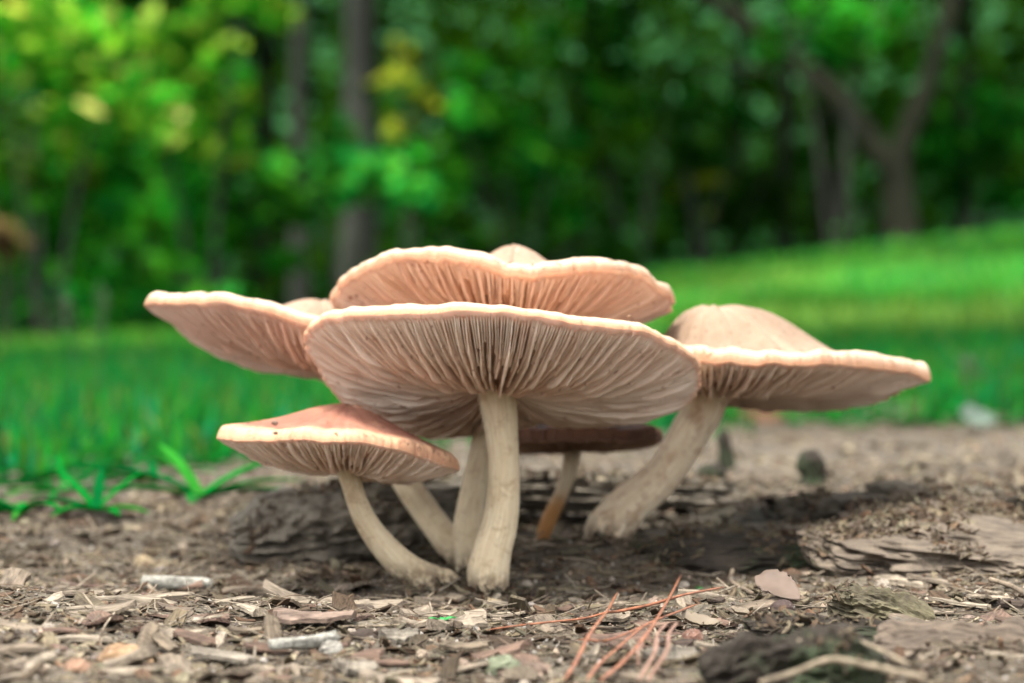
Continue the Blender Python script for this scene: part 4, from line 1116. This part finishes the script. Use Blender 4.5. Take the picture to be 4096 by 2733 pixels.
# ------------------------------------------------------------------ trees and shrubs
bark_a = mat_bark('bark_grey_brown', (.020, .021, .017), (.055, .056, .046))
bark_b = mat_bark('bark_pale', (.07, .055, .042), (.22, .18, .14))
bark_shaded = mat_bark('bark_shaded', (.005, .006, .004), (.018, .018, .013))  # darker bark copy, deep shade of the wood put into its colour
leaf_mat = mat_leaf('tree_leaves', .45, 0)
LEAF_D = np.array([(.0008, .026, .004), (.0008, .038, .004), (.0008, .018, .006), (.001, .052, .005), (.0008, .034, .009)]) * .65  # shade inside the wood is put into these near-black greens
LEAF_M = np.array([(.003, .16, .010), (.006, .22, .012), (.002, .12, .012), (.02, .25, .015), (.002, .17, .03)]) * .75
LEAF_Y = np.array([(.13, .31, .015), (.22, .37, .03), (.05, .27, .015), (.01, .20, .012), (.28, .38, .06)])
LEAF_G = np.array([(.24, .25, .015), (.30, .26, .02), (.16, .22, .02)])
lv = np.array([(-.5, 0, 0), (-.1, .3, .06), (.5, 0, 0), (-.1, -.3, .06)])
lfc = np.array([(0, 1, 2), (0, 2, 3)])
lv_f = np.array([(0, 2, 1), (0, 3, 2)])
def leaves_mesh(name, centres, radii, n, size, cols, org, var=.4, squash=.75, bright=.10):
    """leaf blades gathered in clumps"""
    k = len(centres); pid = RNG.integers(0, k, n)
    d = RNG.normal(0, 1, (n, 3)); d /= np.linalg.norm(d, axis=1)[:, None]
    r = RNG.random(n) ** .45
    pos = centres[pid] + d * (r * radii[pid])[:, None] * np.array((1, 1, squash))
    L = size * RNG.uniform(.6, 1.4, n)
    az = RNG.uniform(0, 2 * math.pi, n)
    sc = np.stack([L, L, L], -1)
    t = tints(n, cols, var)
    cv = (.22 + 1.25 * RNG.random(k) ** 1.2)[pid][:, None]
    t = t * cv
    br = RNG.random(n) < bright
    t[br] = t[br] * 2.3 + np.array((.03, .06, .003)) * (bright > .05)
    t = t.clip(0, .7)
    R_ = rots(n, .55)
    V = np.einsum('nij,nvj->nvi', R_, lv[None] * sc[:, None, :]) + pos[:, None, :] - org
    F = (lfc[None] + (np.arange(n) * 4)[:, None, None]).reshape(-1, 3)
    T = np.repeat(np.hstack([t, np.ones((n, 1))]), 4, 0)
    return np_mesh(name, V.reshape(-1, 3), F, False, {'tint': T})

def clumps(c, r, k, rc, shell=.35):
    d = RNG.normal(0, 1, (k, 3)); d /= np.linalg.norm(d, axis=1)[:, None]
    q = (shell + (1 - shell) * RNG.random(k)) [:, None]
    return np.array(c) + d * q * np.array(r), rc * RNG.uniform(.6, 1.3, k)

def tree(name, label, x, y, trunk_pts, trunk_r, limbs, crown, nleaf, size, cols, bark, group=None, cat='tree'):
    """trunk_pts relative to base; limbs [(pts, r0, r1)]; crown [(centre, radii, k, clump radius)]"""
    z = float(H(x, y)); org = np.array((x, y, z)); root = empty(name, org)
    P = catmull(np.array(trunk_pts, float), 26)
    V, F, A = tube(P, np.linspace(trunk_r, trunk_r * .55, 26) * (1 + .5 * np.exp(-np.linspace(0, 14, 26))), 14, 3, .08)
    tr = obj('trunk', np_mesh('trunk', V, F, True), bark, root)
    for pts, r0, r1 in limbs:
        V, F, A = tube(catmull(np.array(pts, float), 16), np.linspace(r0, r1, 16), 10, 5, .08)
        obj('limb', np_mesh('limb', V, F, True), bark, tr)
    cs = []; rs = []
    for c, r, k, rc in crown:
        a, b = clumps(np.array(c) + org, r, k, rc); cs.append(a); rs.append(b)
    me = leaves_mesh('crown', np.vstack(cs), np.concatenate(rs), nleaf, size, cols, org, bright=.03)
    obj('crown', me, leaf_mat, root)
    return tag(root, label, cat, group)

def X(px, D): return (px - 2048.0) / FPX * D
def Z(py, D): return CAM_H + (1366.5 - py) / FPX * D

# two straight trunks rising out of view, crowns high above
D = 24.0
tree('forest_tree', 'stout straight grey-brown trunk at the wood edge, leafy crown high above', X(1430, D), D, [(0, 0, -.3), (.03, 0, 2), (.0, .05, 5), (.1, 0, 8.5)], .165,
     [([(0, 0, 3.6), (-.9, -.4, 4.6), (-1.8, -.6, 5.2)], .06, .02), ([(0, 0, 4.4), (1.0, .4, 5.5), (1.9, .4, 6)], .06, .02)], [((0, 0, 6.6), (2.6, 2.4, 2.2), 46, .6)], 7000, .13, LEAF_D, bark_a)
D = 26.0
tree('forest_tree', 'slimmer straight grey trunk standing next to the stout one', X(1205, D), D, [(0, 0, -.3), (-.02, 0, 2), (.03, .05, 5), (0, 0, 8)], .095,
     [([(0, 0, 3.8), (-.8, .4, 4.7), (-1.4, .5, 5.4)], .04, .015)], [((-.3, .5, 6.4), (1.9, 2, 2), 36, .55)], 5000, .13, LEAF_M, bark_a)
# forked tree
D = 20.0
bx = X(3600, D); bz = float(H(bx, D))
def rel(px, py): return (X(px, D) - bx, 0, Z(py, D) - bz)
tree('forked_tree', 'tree with dark trunk forking low into two bare limbs', bx, D, [(0, 0, -.3), rel(3600, 950), rel(3590, 760), rel(3575, 640)], .155,
     [([rel(3570, 690), rel(3500, 590), rel(3370, 420), rel(3190, 250), rel(2980, 90), rel(2700, -120), rel(2300, -420)], .085, .05),
      ([rel(3580, 700), rel(3620, 540), rel(3690, 380), rel(3750, 200), rel(3790, 40), rel(3830, -200), rel(3850, -700)], .075, .05),
      ([rel(3250, 300), rel(3050, 280), rel(2800, 260)], .03, .012)],
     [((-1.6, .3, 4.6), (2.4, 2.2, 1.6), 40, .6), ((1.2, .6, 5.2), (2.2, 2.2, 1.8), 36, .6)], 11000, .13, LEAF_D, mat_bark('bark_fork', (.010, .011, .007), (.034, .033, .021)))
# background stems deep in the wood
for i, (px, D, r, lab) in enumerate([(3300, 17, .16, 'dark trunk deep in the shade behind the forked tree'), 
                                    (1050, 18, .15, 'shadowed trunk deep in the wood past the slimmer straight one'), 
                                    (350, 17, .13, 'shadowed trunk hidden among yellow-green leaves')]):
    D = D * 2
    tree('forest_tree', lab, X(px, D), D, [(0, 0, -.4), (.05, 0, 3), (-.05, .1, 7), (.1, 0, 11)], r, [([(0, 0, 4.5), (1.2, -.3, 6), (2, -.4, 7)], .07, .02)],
         [((0, 0, 6.0), (3.6, 3.0, 2.8), 60, .8)], 8000, .17, LEAF_D, bark_shaded)

for i, (x_, y_, lab) in enumerate([(1.3, 11.2, 'tall tree behind the lawn, its dense crown roofing the dark part of the wood'), (4.6, 12.6, 'tall tree up the slope beyond the forked one, with a dense dark crown'),
                                   (2.6, 14.5, 'tall tree deep in the dark part of the wood with a dense crown')]):
    tree('forest_tree', lab, x_ + 1.2 * (i == 0), (y_ + 2.0) * 2, [(0, 0, -.4), (.05, 0, 3), (-.05, .1, 6), (.1, 0, 9)], .07, [([(0, 0, 3.5), (-1.2, -.9, 4.6), (-1.6, -1.8, 5)], .07, .02)],
         [((-1.2 * (i == 0), -3.0, 4.6 + .5 * i), (2.9, 4.4, 1.7), 110, .65)], 19000, .20, LEAF_D, bark_shaded)

def shrub(label, px, py, D, r, nleaf, size, cols, k=26, rc=.3, name='shrub', group=None, cat='shrub', sr=.022):
    """leafy shrub whose crown centre is seen at (px, py)"""
    D = D * 2; r = (r[0], r[1] * 1.6, r[2])
    c = np.array((X(px, D), D, Z(py, D))); gz = float(H(c[0], D)); org = np.array((c[0], D, gz))
    root = empty(name, org); hh = max(.3, c[2] - gz)
    st = empty  # stems
    for q in range(3):
        a = q * 2.1 + px; e = np.array((math.cos(a) * r[0] * .5, math.sin(a) * r[1] * .4, hh + r[2] * .4))
        V, F, A = tube(catmull(np.array([(0.03 * math.cos(a), .03 * math.sin(a), -.05), tuple(e * .45 + np.array((0, 0, .1))), tuple(e)]), 12), np.linspace(sr, sr * .3, 12), 7, 3, .1)
        obj('stem', np_mesh('stem', V, F, True), bark_a, root)
    a, b = clumps(c, r, k, rc, .2)
    obj('crown', leaves_mesh('crown', a, b, int(nleaf * .36), size * 1.9, cols, org, var=.5, bright=.17), leaf_mat, root)
    return tag(root, label, cat, group)
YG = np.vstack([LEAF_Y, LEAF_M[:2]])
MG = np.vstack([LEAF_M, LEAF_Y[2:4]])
# sunny side
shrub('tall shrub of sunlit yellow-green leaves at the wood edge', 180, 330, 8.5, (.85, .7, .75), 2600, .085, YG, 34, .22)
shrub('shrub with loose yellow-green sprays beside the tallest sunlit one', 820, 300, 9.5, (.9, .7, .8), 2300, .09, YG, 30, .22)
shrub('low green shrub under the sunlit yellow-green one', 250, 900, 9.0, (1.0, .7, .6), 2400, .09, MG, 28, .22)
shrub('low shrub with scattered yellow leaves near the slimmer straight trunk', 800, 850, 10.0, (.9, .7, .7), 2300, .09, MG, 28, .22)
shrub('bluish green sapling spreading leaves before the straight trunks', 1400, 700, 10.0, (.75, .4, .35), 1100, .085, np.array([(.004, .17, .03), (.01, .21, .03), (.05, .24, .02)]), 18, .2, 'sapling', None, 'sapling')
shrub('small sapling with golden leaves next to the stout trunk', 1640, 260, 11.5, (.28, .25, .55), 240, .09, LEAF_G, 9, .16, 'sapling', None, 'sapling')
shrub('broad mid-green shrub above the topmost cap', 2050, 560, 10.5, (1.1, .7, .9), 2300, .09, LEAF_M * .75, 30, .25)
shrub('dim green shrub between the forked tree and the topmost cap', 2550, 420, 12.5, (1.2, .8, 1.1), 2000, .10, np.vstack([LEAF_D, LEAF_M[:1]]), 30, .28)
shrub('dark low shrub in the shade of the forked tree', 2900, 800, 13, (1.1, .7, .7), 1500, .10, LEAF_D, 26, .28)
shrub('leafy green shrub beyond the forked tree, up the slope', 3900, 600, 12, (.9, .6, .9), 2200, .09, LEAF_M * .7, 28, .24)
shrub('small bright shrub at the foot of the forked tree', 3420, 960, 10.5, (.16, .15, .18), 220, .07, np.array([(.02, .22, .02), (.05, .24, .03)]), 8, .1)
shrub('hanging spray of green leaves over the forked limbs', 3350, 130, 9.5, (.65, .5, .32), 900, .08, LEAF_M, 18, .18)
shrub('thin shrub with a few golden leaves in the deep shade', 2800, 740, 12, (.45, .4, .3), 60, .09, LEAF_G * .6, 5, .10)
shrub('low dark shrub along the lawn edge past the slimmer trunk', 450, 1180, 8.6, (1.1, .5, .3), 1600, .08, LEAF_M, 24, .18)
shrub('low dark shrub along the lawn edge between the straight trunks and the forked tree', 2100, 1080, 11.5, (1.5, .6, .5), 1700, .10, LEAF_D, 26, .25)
# withered brown clump
shrub('withered sapling with a clump of brown leaves', 25, 940, 4.2, (.055, .05, .085), 260, .04, np.array([(.13, .055, .035), (.18, .085, .055), (.09, .045, .03)]), 9, .05, 'withered_sapling', None, 'sapling', .005)

# the wood behind, too deep to tell trees apart
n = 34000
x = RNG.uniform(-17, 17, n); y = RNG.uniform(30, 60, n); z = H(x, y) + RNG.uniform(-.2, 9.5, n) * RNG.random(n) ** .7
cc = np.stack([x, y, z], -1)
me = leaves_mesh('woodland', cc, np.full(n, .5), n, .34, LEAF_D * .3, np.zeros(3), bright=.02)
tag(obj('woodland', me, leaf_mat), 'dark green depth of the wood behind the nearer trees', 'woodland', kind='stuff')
# unseen spreading tree overhead, added so its shade falls on the lawn
tree('shade_tree', 'unseen tree added so its high spreading crown shades the near part of the lawn', 3.6, 6.4, [(0, 0, -.3), (-.1, 0, 2), (-.3, 0, 4), (-.5, 0, 6)], .16,
     [([(-.2, 0, 3.4), (-1.4, -.3, 4.6), (-2.6, -.4, 5.2)], .07, .02)], [((-2.2, -2.0, 5.4), (2.0, 1.8, .7), 40, .5), ((-4.8, -2.0, 5.4), (1.6, 1.3, .6), 26, .45)], 8000, .15, LEAF_M, bark_a)
